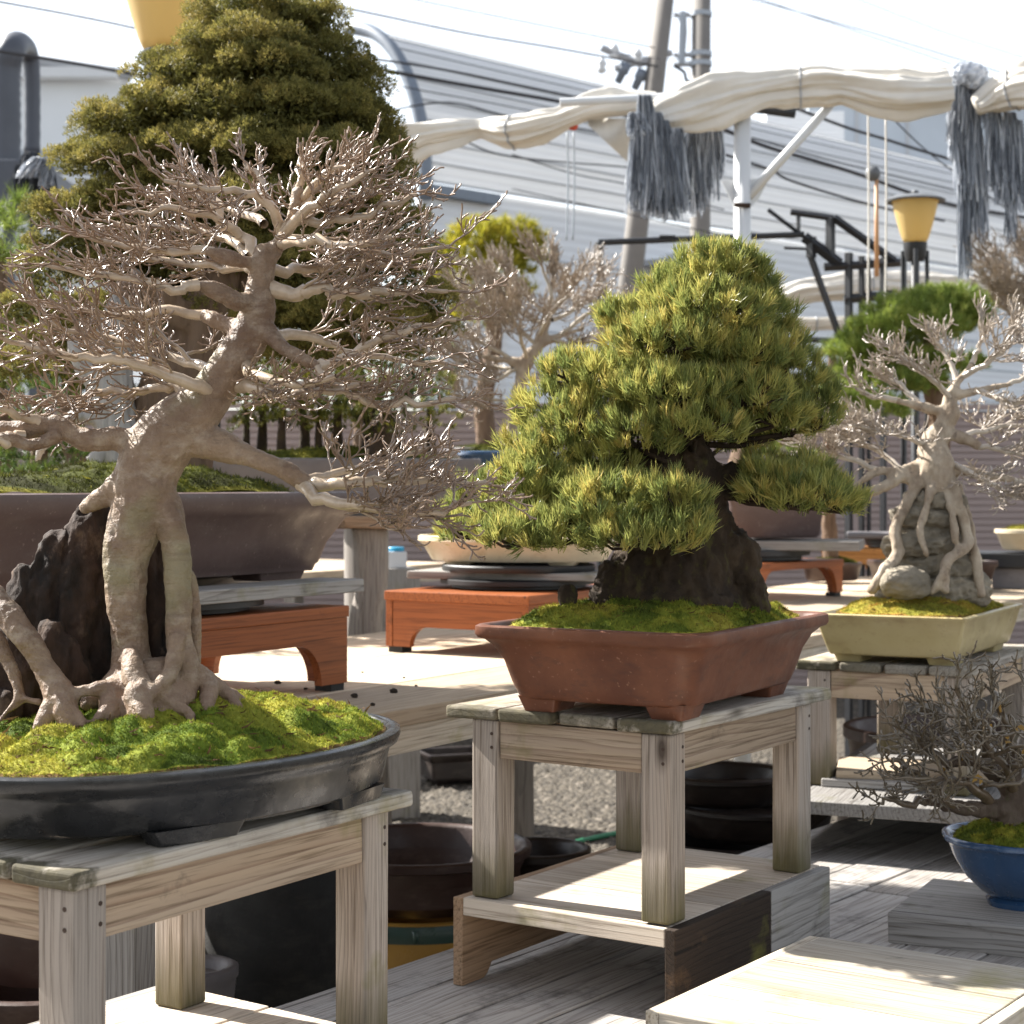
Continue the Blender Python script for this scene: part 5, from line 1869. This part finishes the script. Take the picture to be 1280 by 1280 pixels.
fused('deadwood', [path(p, k3, D3 - .06) for p in [
    [(178, 600, 30), (150, 545, 26), (138, 480, 27), (143, 420, 24), (160, 375, 18), (172, 345, 8)],
    [(150, 500, 14), (112, 470, 11, -.03), (92, 430, 7, -.04), (110, 400, 5)],
    [(148, 530, 12), (95, 520, 8, -.03), (60, 550, 6, -.03), (45, 575, 3)],
    [(150, 560, 10), (118, 575, 9, -.03), (138, 600, 5)],
    [(190, 300, 9), (160, 250, 7), (145, 224, 5), (118, 211, 2)],
]], M['dead_wood'], t3, .007, 3, [(26, .010, (2, 2, .25), True)])
pads3 = pads_px([
    (318, 22, 76, 30), (282, 48, 44, 24), (370, 35, 60, 36), (312, 62, 78, 32, -.08), (205, 96, 44, 24), (255, 92, 56, 30, -.08), (330, 95, 70, 34, -.14), (405, 85, 56, 40), (440, 115, 42, 36),
    (150, 152, 58, 20, -.02), (210, 135, 60, 26, -.05), (280, 138, 62, 30, -.14), (355, 140, 66, 34, -.18), (425, 150, 56, 40, -.08), (462, 175, 34, 40),
    (110, 205, 46, 22), (170, 205, 66, 24, -.05), (245, 190, 60, 26, -.12), (320, 190, 70, 34, -.2), (400, 205, 66, 40, -.18), (465, 225, 46, 40, -.04), (488, 200, 20, 30),
    (75, 275, 46, 26, -.02), (125, 262, 42, 22, -.04), (55, 310, 22, 14), (270, 250, 60, 30, -.14), (345, 255, 80, 36, -.22), (430, 265, 66, 40, -.18), (495, 280, 32, 42),
    (62, 345, 42, 24, -.04), (30, 390, 36, 20, -.04), (95, 400, 46, 24, .05), (330, 320, 70, 34, -.1), (400, 330, 76, 40, -.16), (480, 340, 52, 42, -.08), (525, 345, 26, 34),
    (360, 395, 60, 28, -.05), (440, 400, 74, 36, -.12), (510, 405, 46, 32), (548, 412, 20, 20), (400, 445, 56, 20, -.05), (325, 50, 80, 46, .15), (350, 150, 130, 70, .2), (380, 280, 130, 80, .2), (200, 180, 100, 50, .15),
    (315, 80, 84, 50, .12), (300, 150, 130, 50, .14), (300, 215, 150, 48, .14), (300, 275, 180, 46, .15), (300, 335, 190, 44, .16), (350, 395, 160, 36, .16), (180, 390, 90, 30, .2), (20, 460, 40, 20, .1), (330, 440, 50, 20, .1), (480, 440, 50, 18, .0), (530, 380, 34, 22, -.05), (60, 430, 40, 18, .05), (260, 440, 40, 18, .2), (130, 330, 40, 22, .0), (200, 320, 50, 24, .1), (510, 320, 30, 30, .05), (155, 252, 60, 22, -.02), (215, 238, 60, 26, -.06), (120, 305, 60, 22, -.02), (200, 285, 62, 24, -.02), (255, 310, 50, 24, -.05), (310, 390, 50, 20, .1), (250, 360, 44, 20, .15), (170, 350, 46, 20, .1),
], D3)
pads3 = [(c, (q[0], q[1], q[2] * .95)) for c, q in pads3]
spray(t3, pads3, 'juniper', .044, 4, .0095, .0030, .55, 4, up=.5, nk=.6, zmin=-.08, two=False, shell=(.85, 1.05), cvm=(.15, .85), sub=(.034, 85), jit=.003)
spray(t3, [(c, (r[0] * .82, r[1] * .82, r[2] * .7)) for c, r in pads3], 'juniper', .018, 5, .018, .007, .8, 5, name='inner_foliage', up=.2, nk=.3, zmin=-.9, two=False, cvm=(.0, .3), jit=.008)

# ------------------------------------------------------------------ 4. pale bare tree over stacked rocks, olive pot
c4 = Vector((1.145, 5.135, 1.0738))
t4 = bonsai('bare_bonsai', 'leafless whitish bonsai with roots over stacked grey rocks in an olive yellow pot', 'bonsai', c4, 62.5, 'rect',
            [(.305, .170, .020), (.310, .175, .026), (.325, .188, .07), (.338, .200, .118), (.342, .204, .120), (.344, .206, .128)], .016, 'olive_glaze', .124,
            lambda x, y, t: .042 * (1 - t ** 2.2), 'moss_yellow', 16000, [(.23, -.125, 0), (-.23, -.125, 0), (.23, .125, 0), (-.23, .125, 0)], (.065, .04), .021, 9, .012, lump=.014, wd=.0026, ln=.008)
D4 = 5.05
k4 = D4 / F
for a, b, r_, d, w_, s_, h_ in [(1122, 738, 24, .02, 92, 0, 1), (1126, 706, 17, .0, 76, 4, 1), (1118, 682, 13, -.03, 70, -4, 1), (1132, 662, 15, .0, 66, 6, 1), (1124, 644, 10, -.03, 76, 10, 1), (1142, 626, 11, -.02, 54, 3, 1), (1204, 700, 15, .04, 6, 36, 1), (1140, 690, 20, .06, 50, -50, 1)]:
    fused('stone', [path([(a, b, r_ * 1.15, d), (a + w_ * .5, b + s_ * .5 - 2, r_ * 1.25, d - .02), (a + w_, b + s_, r_ * 1.05, d)], k4, D4)], M['rock_grey'], t4, .005, 2, [(22, .014, (1, 1, 1.8), True), (60, .004, (1, 1, 1.5), True)])
fused('boulder', [path([(1120, 728, 20, -.12), (1142, 730, 20, -.12)], k4, D4)], M['rock_grey'], t4, .005, 4, [(24, .008, (1, 1, 1), False), (70, .003, (1, 1, 1), True)])
fused('trunk', [path(p, k4, D4) for p in [
    [(1172, 605, 19, -.03), (1170, 580, 23, -.02), (1167, 555, 18), (1178, 535, 13), (1188, 515, 12), (1186, 497, 8), (1196, 480, 5), (1215, 455, 4)],
    [(1160, 590, 12, -.03), (1146, 606, 8, -.04), (1134, 628, 7, -.06), (1120, 660, 7, -.07), (1122, 690, 8, -.08), (1106, 714, 8, -.10), (1090, 738, 6, -.10)],
    [(1166, 598, 8, -.04), (1160, 628, 5, -.08), (1150, 662, 5, -.10), (1158, 694, 4, -.11)],
    [(1180, 600, 8, -.04), (1190, 640, 5, -.08), (1194, 676, 5, -.10)],
    [(1106, 712, 8, -.09), (1116, 738, 6, -.12)],
    [(1186, 600, 11, -.03), (1198, 630, 7, -.06), (1207, 662, 7, -.07), (1209, 682, 7, -.09), (1187, 698, 7, -.11), (1177, 722, 6, -.13), (1166, 740, 5, -.13)],
    [(1180, 708, 7, -.11), (1182, 738, 5, -.13)],
    [(1194, 606, 8), (1210, 650, 6, -.02), (1219, 700, 7, -.03), (1226, 742, 6, -.04)],
    [(1160, 578, 9), (1128, 588, 6, -.03), (1095, 590, 5, -.04), (1068, 610, 3.5, -.05)],
    [(1145, 600, 10, -.02), (1125, 596, 8, -.04), (1098, 612, 7, -.06), (1066, 618, 4, -.08)],
    [(1182, 515, 7), (1150, 508, 5.5), (1120, 500, 4)],
    [(1190, 495, 7), (1225, 488, 5), (1262, 480, 3.5)],
    [(1182, 585, 9), (1222, 592, 6), (1268, 600, 4)],
    [(1178, 540, 9), (1205, 548, 7, -.03), (1222, 556, 6, -.04)],
]], M['white_bark'], t4, .0055, 4, [(34, .004, (1, 1, .7), False), (90, .0015, (1, 1, .7), False)])
S4 = dict(step=.022, wig=.19, up=[.12, .10, .04, .02], rmin=.0017, rred=.0065, dens=[0, 80, 52, 38], ang=(28, 75), lift=.12, vert=.22, lmin=.028, lmax=.65, lr=(.36, .64), rk=.022, t0=.12, outk=.25)
ax4 = W(1185, 520, D4)
S4['out'] = lambda q: Vector((q.x - ax4.x, q.y - ax4.y, 0)).normalized()
mb = MB(9)
rng = random.Random(12)
for p in [
    [(1068, 612, 5, -.06), (1040, 618, 4, -.06), (1015, 612, 2.5, -.05)],
    [(1100, 590, 6, -.03), (1065, 575, 5, -.02), (1030, 566, 3.5), (1005, 560, 2)],
    [(1128, 588, 6), (1100, 565, 5, .06), (1060, 548, 4, .08), (1020, 540, 2.5, .1)],
    [(1120, 500, 6), (1092, 496, 5, -.02), (1070, 486, 3, -.04)],
    [(1150, 508, 6), (1125, 482, 5, .06), (1095, 468, 3, .08)],
    [(1190, 500, 6), (1165, 475, 5, -.05), (1140, 455, 4, -.06), (1120, 440, 2.5, -.06)],
    [(1196, 480, 7), (1190, 455, 5, .03), (1175, 435, 4, .05), (1165, 420, 2.5)],
    [(1215, 455, 6), (1222, 438, 4.5), (1228, 420, 3), (1225, 405, 2)],
    [(1205, 470, 6), (1240, 450, 5, -.05), (1265, 430, 3.5, -.06), (1285, 418, 2)],
    [(1262, 480, 5), (1290, 470, 4), (1320, 466, 2.5)],
    [(1225, 488, 6), (1260, 500, 5, -.08), (1300, 505, 3, -.1)],
    [(1222, 556, 6, -.04), (1250, 562, 5, -.06), (1285, 570, 3, -.07)],
    [(1200, 545, 6), (1240, 535, 5, .06), (1290, 530, 3, .08)],
    [(1268, 600, 5), (1295, 606, 3.5), (1330, 605, 2)],
    [(1185, 575, 6), (1230, 600, 5, -.1), (1270, 622, 3, -.14)],
    [(1160, 560, 6), (1130, 545, 5, -.06), (1085, 535, 4, -.09), (1050, 528, 2.5, -.1)],
]:
    P_, r_ = path(p, k4, D4)
    hand_branch(mb, P_, [q * .66 for q in r_], 3, rng, S4)
mb.build('branches', M['twig_pale'], t4, True)

# ------------------------------------------------------------------ 5. dark twiggy shrub in a blue lobed pot
cx5, cy5, z5 = 1.088, 3.93, ZD + .0625
t5 = thing('shrub_bonsai', 'dark twiggy leafless shrub in a deep blue lobed pot at the right edge', 'bonsai', (cx5, cy5, z5), 0)
mb = MB(3)


def lobed(r, z):
    n = 96
    return [Vector((math.cos(2 * PI * k / n), math.sin(2 * PI * k / n), 0)) * r * (1 + .055 * abs(math.sin(3 * 2 * PI * k / n + .4)) ** .6) + Vector((0, 0, z)) for k in range(n)]


mb.loft([lobed(r, z) for r, z in [(.068, 0), (.072, .012), (.062, .018), (.085, .032), (.115, .062), (.138, .10), (.148, .128), (.153, .135), (.160, .139), (.160, .148), (.156, .151), (.148, .149), (.143, .135), (.01, .13)]])
mb.build('pot', M['blue_glaze'], t5, True, angle=60)
mound(t5, lambda a: (.143 * math.cos(a), .143 * math.sin(a)), .137, lambda x, y, t: .04 * (1 - t ** 2), M['moss_green'], 9000, .007, .0022, 12, .012, 30, nr=20, na=80)
t5['world_parts'] = 1
D5 = 3.93
k5 = D5 / F
fused('trunk', [path(p, k5, D5) for p in [
    [(1262, 1060, 30), (1262, 1030, 24), (1270, 1000, 18), (1262, 975, 14), (1268, 945, 10)],
    [(1265, 1010, 14), (1230, 1012, 10, -.04), (1190, 1008, 8, -.06), (1160, 1000, 6, -.08)],
    [(1262, 985, 12), (1235, 960, 9, -.06), (1210, 950, 7, -.08), (1185, 955, 5, -.1)],
    [(1268, 1000, 14), (1300, 980, 10), (1330, 965, 7)],
]], M['shrub_bark'], t5, .005, 3, [(40, .006, (1, 1, .6), True)])
S5 = dict(step=.013, wig=.30, up=[.10, .06, .03, .02], rmin=.0018, rred=.007, dens=[0, 48, 36, 30], ang=(30, 85), lift=.08, vert=.32, lmin=.02, lmax=.6, lr=(.36, .62), rk=.034, t0=.12, outk=.2)
ax5 = W(1268, 960, D5)
S5['out'] = lambda q: Vector((q.x - ax5.x, q.y - ax5.y, 0)).normalized()
mb = MB(10)
rng = random.Random(21)
for p in [
    [(1160, 1000, 6, -.08), (1135, 1006, 4.5, -.09), (1115, 1000, 3.5, -.09), (1098, 1004, 2, -.09)],
    [(1190, 1008, 6, -.06), (1165, 985, 5, -.12), (1140, 962, 4, -.14), (1115, 950, 2.5, -.15)],
    [(1185, 955, 5, -.1), (1160, 935, 4, -.11), (1135, 915, 3, -.12), (1112, 905, 2, -.12)],
    [(1210, 950, 6, -.08), (1190, 920, 5, -.06), (1165, 895, 3.5, -.05), (1150, 880, 2, -.05)],
    [(1235, 960, 7, -.06), (1225, 915, 5, -.1), (1205, 880, 4, -.12), (1195, 856, 2, -.12)],
    [(1268, 945, 8), (1258, 905, 5, -.04), (1245, 875, 4, -.04), (1240, 850, 2, -.04)],
    [(1268, 945, 8), (1285, 900, 5, .03), (1282, 860, 3, .05)],
    [(1262, 975, 8), (1235, 935, 6, .06), (1195, 930, 4, .1), (1150, 935, 2.5, .12)],
    [(1240, 1010, 8), (1215, 985, 6, -.14), (1190, 975, 4, -.18), (1150, 978, 2.5, -.2)],
    [(1270, 990, 8), (1255, 960, 5, -.14), (1235, 930, 4, -.18), (1215, 915, 2, -.2)],
    [(1300, 980, 8), (1310, 940, 5, -.05), (1295, 905, 3, -.06)],
]:
    hand_branch(mb, *path(p, k5, D5), 3, rng, S5)
mb.build('branches', M['twig_dark'], t5, True)
rs = np.random.RandomState(3)
Pl = np.array([W(a, b, D5 - .1 + rs.uniform(-.08, .08)) for a, b in ((1236, 908), (1232, 920), (1278, 936), (1205, 945), (1168, 930), (1274, 905), (1180, 960), (1250, 890), (1222, 968), (1262, 925))])
V, T, cv = tufts(Pl, unit(rs.normal(size=Pl.shape) + np.array([0, 0, -.5])), 2, .026, .011, .4, rs.uniform(0, 1, len(Pl)), rs)
np_mesh('dry_leaves', V, T, cv, M['dry_leaf'], t5)

# ================================================================== bonsai in the background
GB = 'bonsai at the back of the garden'


def pedestal(c, ztop, label):
    """log pedestal on the ground for a pot that stands on no bench"""
    mb = MB(3)
    mb.tube([(0, 0, 0), (0, 0, ztop * .5), (0, 0, ztop - .001)], [.10, .09, .095], 16)
    o = mb.build('log_pedestal', M['stump_wood'], None, True, angle=50)
    o.location = (c[0], c[1], 0)
    return tag(o, label, 'pedestal', 'log pedestals of the background bonsai')


def back_tree(name, label, px, D, zpot, potmat, prof, shape, trunkp, pads=None, needle=None, kw=None, rz=20, twigs=None, bark='brown_bark', wall=.015, cat='bonsai', moss='moss_dark', xc=None):
    c = Vector(((px - 640) * D / F, D, zpot))
    t = bonsai(name, label, cat, c, rz, shape, prof, wall, potmat, prof[-1][2] - .008, lambda x, y, q: .03 * (1 - q * q), moss, 2500, None, seed=int(abs(px)) % 50, nr=12, na=40, lump=.01, ln=.012, wd=.004, group=GB)
    k = D / F
    fused('trunk', [path(p, k, D) for p in trunkp], M[bark], t, .012, 3, [(20, .008, (1, 1, .5), True)])
    if pads:
        a = dict(spacing=.05, K=16, ln=.045, wd=.004, spread=.55, seed=int(abs(px)) + 3, two=False)
        a.update(kw or {})
        spray(t, pads_px(pads, D), needle, **a)
    if twigs:
        S, mains, mt, sd = twigs
        ax = W(*mains[0][0][:2], D)
        S['out'] = lambda q: Vector((q.x - ax.x, q.y - ax.y, 0)).normalized()
        mb = MB(sd)
        rng = random.Random(sd)
        for p in mains:
            P_, r_ = path(p, k, D)
            hand_branch(mb, P_, [q * .6 for q in r_], 3, rng, S)
        mb.build('branches', M[mt], t, True)
    return t


small = lambda a, b, h: [(a * .8, b * .8, .012), (a * .86, b * .86, .02), (a * .96, b * .96, h * .8), (a, b, h * .86), (a, b, h)]
SB = dict(step=.03, wig=.18, up=[.14, .12, .05, .03], rmin=.0016, rred=.008, dens=[0, 72, 48, 30], ang=(25, 75), lift=.16, vert=.28, lmin=.04, lmax=.7, lr=(.4, .68), rk=.016, t0=.12, outk=.22)
D6 = 7.0
pedestal(((636 - 640) * D6 / F, D6), 1.595, 'log pedestal under the blue pot of the brown leafless bonsai')
back_tree('bare_bonsai', 'brown leafless bonsai with a fine rounded crown between the juniper and the pine', 636, D6, 1.5955, 'blue_glaze', small(.20, .15, .075), 'oval',
          [[(630, 585, 13), (640, 540, 10), (646, 500, 9), (657, 455, 9), (672, 432, 8), (682, 402, 6), (690, 370, 4)], [(657, 455, 7), (630, 450, 5), (600, 445, 3)], [(672, 432, 6), (700, 420, 4), (730, 410, 3)]],
          twigs=(SB, [[(682, 402, 6), (690, 370, 4.5), (680, 340, 3), (670, 320, 2)], [(686, 385, 5), (715, 360, 4), (735, 335, 2.5)], [(684, 395, 5), (655, 365, 4), (635, 335, 2.5)],
                      [(700, 420, 5), (730, 395, 4), (762, 375, 2.5)], [(672, 430, 5), (640, 405, 4), (600, 385, 2.5), (575, 370, 2)], [(640, 450, 5), (605, 430, 4), (575, 420, 2.5)], [(655, 455, 5), (620, 475, 4), (575, 470, 2.5)],
                      [(690, 425, 5), (720, 430, 4, -.1), (748, 425, 2.5, -.15)], [(650, 470, 5), (690, 480, 4, -.1), (720, 470, 2.5, -.15)], [(660, 450, 5), (650, 420, 4, -.15), (640, 390, 2.5, -.2)], [(675, 420, 5), (690, 390, 4, -.15), (710, 370, 2.5, -.2)],
                      [(645, 500, 4), (610, 500, 3, -.1), (560, 492, 2, -.12)], [(640, 460, 4), (590, 455, 3.5, .1), (550, 440, 2, .15)], [(680, 405, 5), (650, 390, 4, .1), (610, 350, 2.5, .15)], [(690, 400, 5), (720, 385, 4, .1), (750, 355, 2.5, .15)]], 'twig_brown', 33), bark='white_bark')
back_tree('pine_bonsai', 'bright green pine bonsai with two broad cushions under the amber lantern', 1165, 8.6, ZB + .001, 'brown_clay', small(.25, .18, .14), 'rect',
          [[(1165, 735, 22), (1150, 640, 18), (1175, 540, 15), (1160, 450, 12), (1165, 400, 8)], [(1165, 460, 9), (1120, 465, 6), (1085, 468, 4)]],
          [(1148, 398, 76, 36), (1195, 392, 46, 36), (1100, 420, 52, 26), (1070, 440, 40, 20), (1170, 380, 44, 22), (1212, 402, 24, 28), (1150, 412, 62, 28, -.15), (1085, 438, 30, 16, -.1), (1090, 460, 46, 24), (1130, 452, 46, 22, -.05), (1065, 470, 24, 12), (1170, 460, 40, 16), (1110, 480, 50, 18, -.1), (1055, 500, 46, 20, -.1), (1100, 512, 44, 18, -.2), (1150, 480, 40, 18, -.1), (1045, 475, 26, 14, .1), (1200, 455, 36, 14, .1)], 'needle_bright', dict(spacing=.030, cvm=(.2, .9), K=20, shell=(.6, 1.0), zmin=-.5))
back_tree('pine_bonsai', 'small dark olive pine bonsai just left of the bright green one', 1040, 9.3, ZB + .001, 'brown_clay', small(.16, .12, .10), 'oval',
          [[(1040, 720, 10), (1035, 600, 9), (1042, 500, 7), (1040, 440, 5)]], [(1040, 442, 28, 16), (1028, 470, 24, 13), (1052, 490, 26, 13), (1030, 510, 24, 12)], 'needle_green', dict(spacing=.05))
back_tree('pine_bonsai', 'low pine bonsai with fresh green cushions in a purple brown pot behind the big pine', 950, 8.1, 1.307, 'purple_clay', [(.20, .16, .01), (.21, .17, .02), (.225, .18, .15), (.24, .195, .175), (.24, .195, .20)], 'rect',
          [[(928, 612, 18), (925, 580, 15), (935, 550, 12), (925, 520, 8)], [(935, 550, 9), (970, 552, 6), (995, 548, 4)]],
          [(960, 528, 26, 11), (990, 540, 24, 11), (975, 565, 30, 12), (940, 515, 24, 10), (1000, 530, 16, 8), (930, 500, 30, 12)], 'needle_bright', dict(spacing=.03, ln=.03, cvm=(.3, 1)))
D7 = 11.0
pedestal(((612 - 640) * D7 / F, D7), 1.66, 'log pedestal below the golden yellow pine')
back_tree('pine_bonsai', 'golden yellow pine bonsai glowing behind the leafless trees', 612, D7, 1.661, 'grey_clay', small(.24, .17, .10), 'rect',
          [[(612, 585, 14), (605, 500, 12), (618, 420, 10), (610, 340, 7), (612, 300, 4)]],
          [(612, 302, 56, 26), (645, 298, 36, 22), (585, 318, 42, 24), (568, 345, 36, 20), (655, 322, 30, 18), (620, 335, 50, 18), (600, 285, 26, 10), (660, 305, 22, 10), (560, 370, 26, 14), (630, 365, 40, 16), (600, 395, 44, 16)], 'needle_yellow', dict(spacing=.045, ln=.065, wd=.007, cvm=(.2, 1), zmin=-.5, shell=(.6, 1.02)))
D8 = 6.6
pedestal(((0 - 640) * D8 / F, D8), 1.30, 'log pedestal at the far left edge')
back_tree('pine_bonsai', 'long needled bright green pine at the far left edge', -6, D8, 1.301, 'brown_clay', small(.22, .16, .12), 'oval',
          [[(-5, 640, 20), (5, 560, 16), (-8, 460, 12), (0, 360, 9), (0, 300, 5)]],
          [(0, 290, 34, 22), (20, 262, 20, 14), (15, 320, 26, 16), (-20, 330, 40, 24), (10, 420, 50, 22), (40, 450, 40, 18), (-10, 480, 40, 20)], 'needle_bright', dict(spacing=.05, ln=.075, wd=.004, spread=.7, K=18))
D9 = 5.9
pedestal(((70 - 640) * D9 / F, D9), 1.30, 'log pedestal behind the left part of the long juniper pot')
back_tree('pine_bonsai', 'round green pine bush behind the left end of the juniper pot', 50, D9, 1.301, 'brown_clay', small(.24, .18, .12), 'oval',
          [[(52, 640, 16), (48, 600, 14), (50, 560, 10), (45, 500, 6)]],
          [(50, 495, 34, 18), (20, 520, 36, 18), (40, 560, 54, 24), (80, 575, 34, 18), (10, 585, 40, 22), (50, 600, 50, 20, -.1), (85, 540, 24, 14), (75, 505, 26, 14)], 'needle_green', dict(spacing=.04, ln=.035, cvm=(.3, 1)))
D10 = 7.7
pedestal(((458 - 640) * D10 / F, D10), 1.45, 'log pedestal behind the little cedar grove')
back_tree('conifer_bonsai', 'broad dark green conifer bonsai standing behind the little cedar grove', 458, D10, 1.451, 'brown_clay', small(.26, .18, .12), 'rect',
          [[(458, 600, 18), (455, 520, 14), (440, 450, 10), (432, 410, 6)]],
          [(425, 420, 50, 20), (370, 440, 46, 20), (480, 440, 50, 20), (340, 470, 44, 18), (400, 470, 56, 22, -.1), (470, 475, 54, 20, -.1), (530, 470, 40, 18), (330, 500, 40, 16), (510, 500, 46, 16), (420, 500, 60, 16, .1), (545, 445, 30, 16)], 'needle_green', dict(spacing=.04, ln=.04, wd=.006, cvm=(.1, 1)))
D11 = 6.4
pedestal(((95 - 640) * D11 / F, D11), 1.45, 'log pedestal behind the silver deadwood of the huge juniper')
back_tree('conifer_bonsai', 'olive conifer bonsai seen between the deadwood and the left edge', 95, D11, 1.451, 'brown_clay', small(.24, .18, .12), 'oval',
          [[(95, 600, 18), (90, 520, 14), (85, 440, 10), (80, 390, 6)]],
          [(70, 385, 44, 18), (40, 410, 40, 18), (100, 420, 50, 20), (30, 445, 46, 20), (80, 455, 50, 20), (130, 450, 40, 18), (50, 480, 50, 18, -.1), (110, 490, 46, 18), (230, 470, 40, 18), (190, 500, 44, 18), (160, 430, 40, 20, .1), (255, 500, 30, 14)], 'cedar', dict(spacing=.036, ln=.03, wd=.006, cvm=(.1, 1)))
# tree on the black slab at the right edge
q = Vector((2.60, 8.85, 0))
pxr = 640 + q.x * F / 8.85
back_tree('bare_bonsai', 'grey leafless bonsai in a cream oval pot on the black slab, right edge', pxr, 8.85, ZB + .172, 'cream_glaze', small(.30, .2, .11), 'oval',
          [[(1318, 640, 18), (1312, 560, 14), (1322, 480, 12), (1308, 420, 9), (1312, 370, 6)], [(1322, 480, 7), (1290, 440, 5), (1262, 400, 4)], [(1308, 420, 6), (1280, 375, 4)]],
          twigs=(SB, [[(1312, 380, 6), (1285, 350, 4.5), (1255, 335, 3), (1232, 330, 2)], [(1310, 370, 5), (1290, 330, 4), (1275, 305, 2.5)], [(1290, 440, 5), (1265, 395, 4), (1240, 380, 2.5)], [(1310, 420, 5), (1275, 380, 4, -.1), (1245, 360, 2.5, -.15)], [(1315, 400, 6), (1350, 360, 4), (1380, 340, 2.5)]], 'twig_brown', 35), bark='white_bark', moss='moss_yellow')
# cream oval pot on the middle orange stand: an old pine stump whose crown is lost behind the big pine
t = bonsai('moss_planting', 'wide cream oval pot of golden moss on the middle orange stand', 'bonsai', Vector((sc2.x, sc2.y, ZB + .2568)), -14, 'oval', [(.27, .17, .01), (.275, .175, .016), (.295, .192, .05), (.31, .208, .066), (.315, .213, .07), (.315, .213, .084)], .02, 'cream_glaze', .078,
           lambda x, y, q: .035 * (1 - q * q), 'moss_yellow', 6000, [(.16, -.09, 0), (-.16, -.09, 0), (.16, .09, 0), (-.16, .09, 0)], (.05, .03), .0105, 21, nr=16, na=60, wd=.003, ln=.009)
del t['world_parts']
# little cedar grove in the grey trough on the log posts
cT = Vector(((430 - 640) * 6.55 / F, 6.52, 1.4365))
t = bonsai('cedar_grove', 'grove of little olive cedars in a long grey trough on log posts', 'bonsai', cT, 12, 'rect', [(.44, .13, .004), (.45, .14, .02), (.46, .15, .15), (.47, .16, .17), (.47, .16, .20)], .02, 'grey_clay', .19,
           lambda x, y, q: .05 * (1 - q * q), 'moss_dark', 4000, None, seed=31, nr=14, na=50, wd=.004, ln=.012)
rng = random.Random(5)
padsT = []
for k, (px, r, top) in enumerate(((306, 5, 500), (326, 7, 488), (352, 6, 495), (378, 7, 490), (400, 5, 500), (425, 8, 486), (455, 6, 498), (478, 22, 505), (540, 7, 500))):
    dd = rng.uniform(-.06, .06)
    p, q = spline([W(px, 582, 6.52 + dd), W(px + rng.uniform(-4, 4), 545, 6.52 + dd), W(px + rng.uniform(-3, 3), top, 6.52 + dd)], [r * .0034, r * .0026, r * .0012], 5)
    mb = MB(k)
    mb.tube(p, q, 8)
    mb.build('trunk', M['dark_bark'], t, True)
    padsT += [(px, top - 8, 26, 18, dd), (px - 14, top + 14, 24, 14, dd - .05), (px + 16, top + 20, 24, 14, dd), (px, top + 36, 26, 13, dd - .03), (px + 8, top - 22, 24, 14, dd + .05)]
spray(t, pads_px(padsT, 6.52), 'cedar', .035, 14, .024, .004, .6, 9, two=False, cvm=(.2, 1))
# ------------------------------------------------------------------ light, sky, camera
SUN_AZ = 150.0   # direction towards the sun, degrees from +x
SUN_EL = 40.0
sd = dirv(SUN_AZ) * math.cos(R(SUN_EL)) + Vector((0, 0, math.sin(R(SUN_EL))))
L = bpy.data.lights.new('sun', 'SUN')
L.energy = 5.0
L.angle = R(.5)
L.color = (1, .965, .905)
lo = bpy.data.objects.new('sun', L)
C.objects.link(lo)
lo.rotation_euler = sd.to_track_quat('Z', 'Y').to_euler()
lo.location = (-5, 5, 8)
w = bpy.data.worlds.new('World')
bpy.context.scene.world = w
w.use_nodes = True
nt = w.node_tree
bg = nt.nodes['Background']
sky = nt.nodes.new('ShaderNodeTexSky')
sky.sky_type = 'NISHITA'
sky.sun_disc = False
sky.sun_elevation = R(SUN_EL)
sky.sun_rotation = R(90 - SUN_AZ)
sky.air_density = 1.0
sky.dust_density = 1.0
sky.ozone_density = .6
hs = nt.nodes.new('ShaderNodeHueSaturation')   # thin bright veil of cloud: less blue
hs.inputs['Saturation'].default_value = .38
hs.inputs['Value'].default_value = 1.0
nt.links.new(sky.outputs[0], hs.inputs['Color'])
nt.links.new(hs.outputs[0], bg.inputs[0])
bg.inputs[1].default_value = .09
cam = bpy.data.cameras.new('camera')
co = bpy.data.objects.new('camera', cam)
C.objects.link(co)
co.location = (0, 0, HC)
co.rotation_euler = (R(90), 0, 0)
cam.sensor_width = 36
cam.lens = 36 * F / 1280
cam.shift_y = -(640 - HY) / 1280
cam.clip_end = 500
cam.clip_start = .05
cam.dof.use_dof = True
cam.dof.focus_distance = 3.0
cam.dof.aperture_fstop = 9.0
S_ = bpy.context.scene
S_.camera = co
S_.view_settings.view_transform = 'Standard'
S_.view_settings.look = 'None'
S_.view_settings.exposure = 1.72
S_.view_settings.gamma = 1
S_.cycles.max_bounces = 8
S_.cycles.transparent_max_bounces = 8

for o in bpy.data.objects:
    if o.get('world_parts') is not None:
        del o['world_parts']
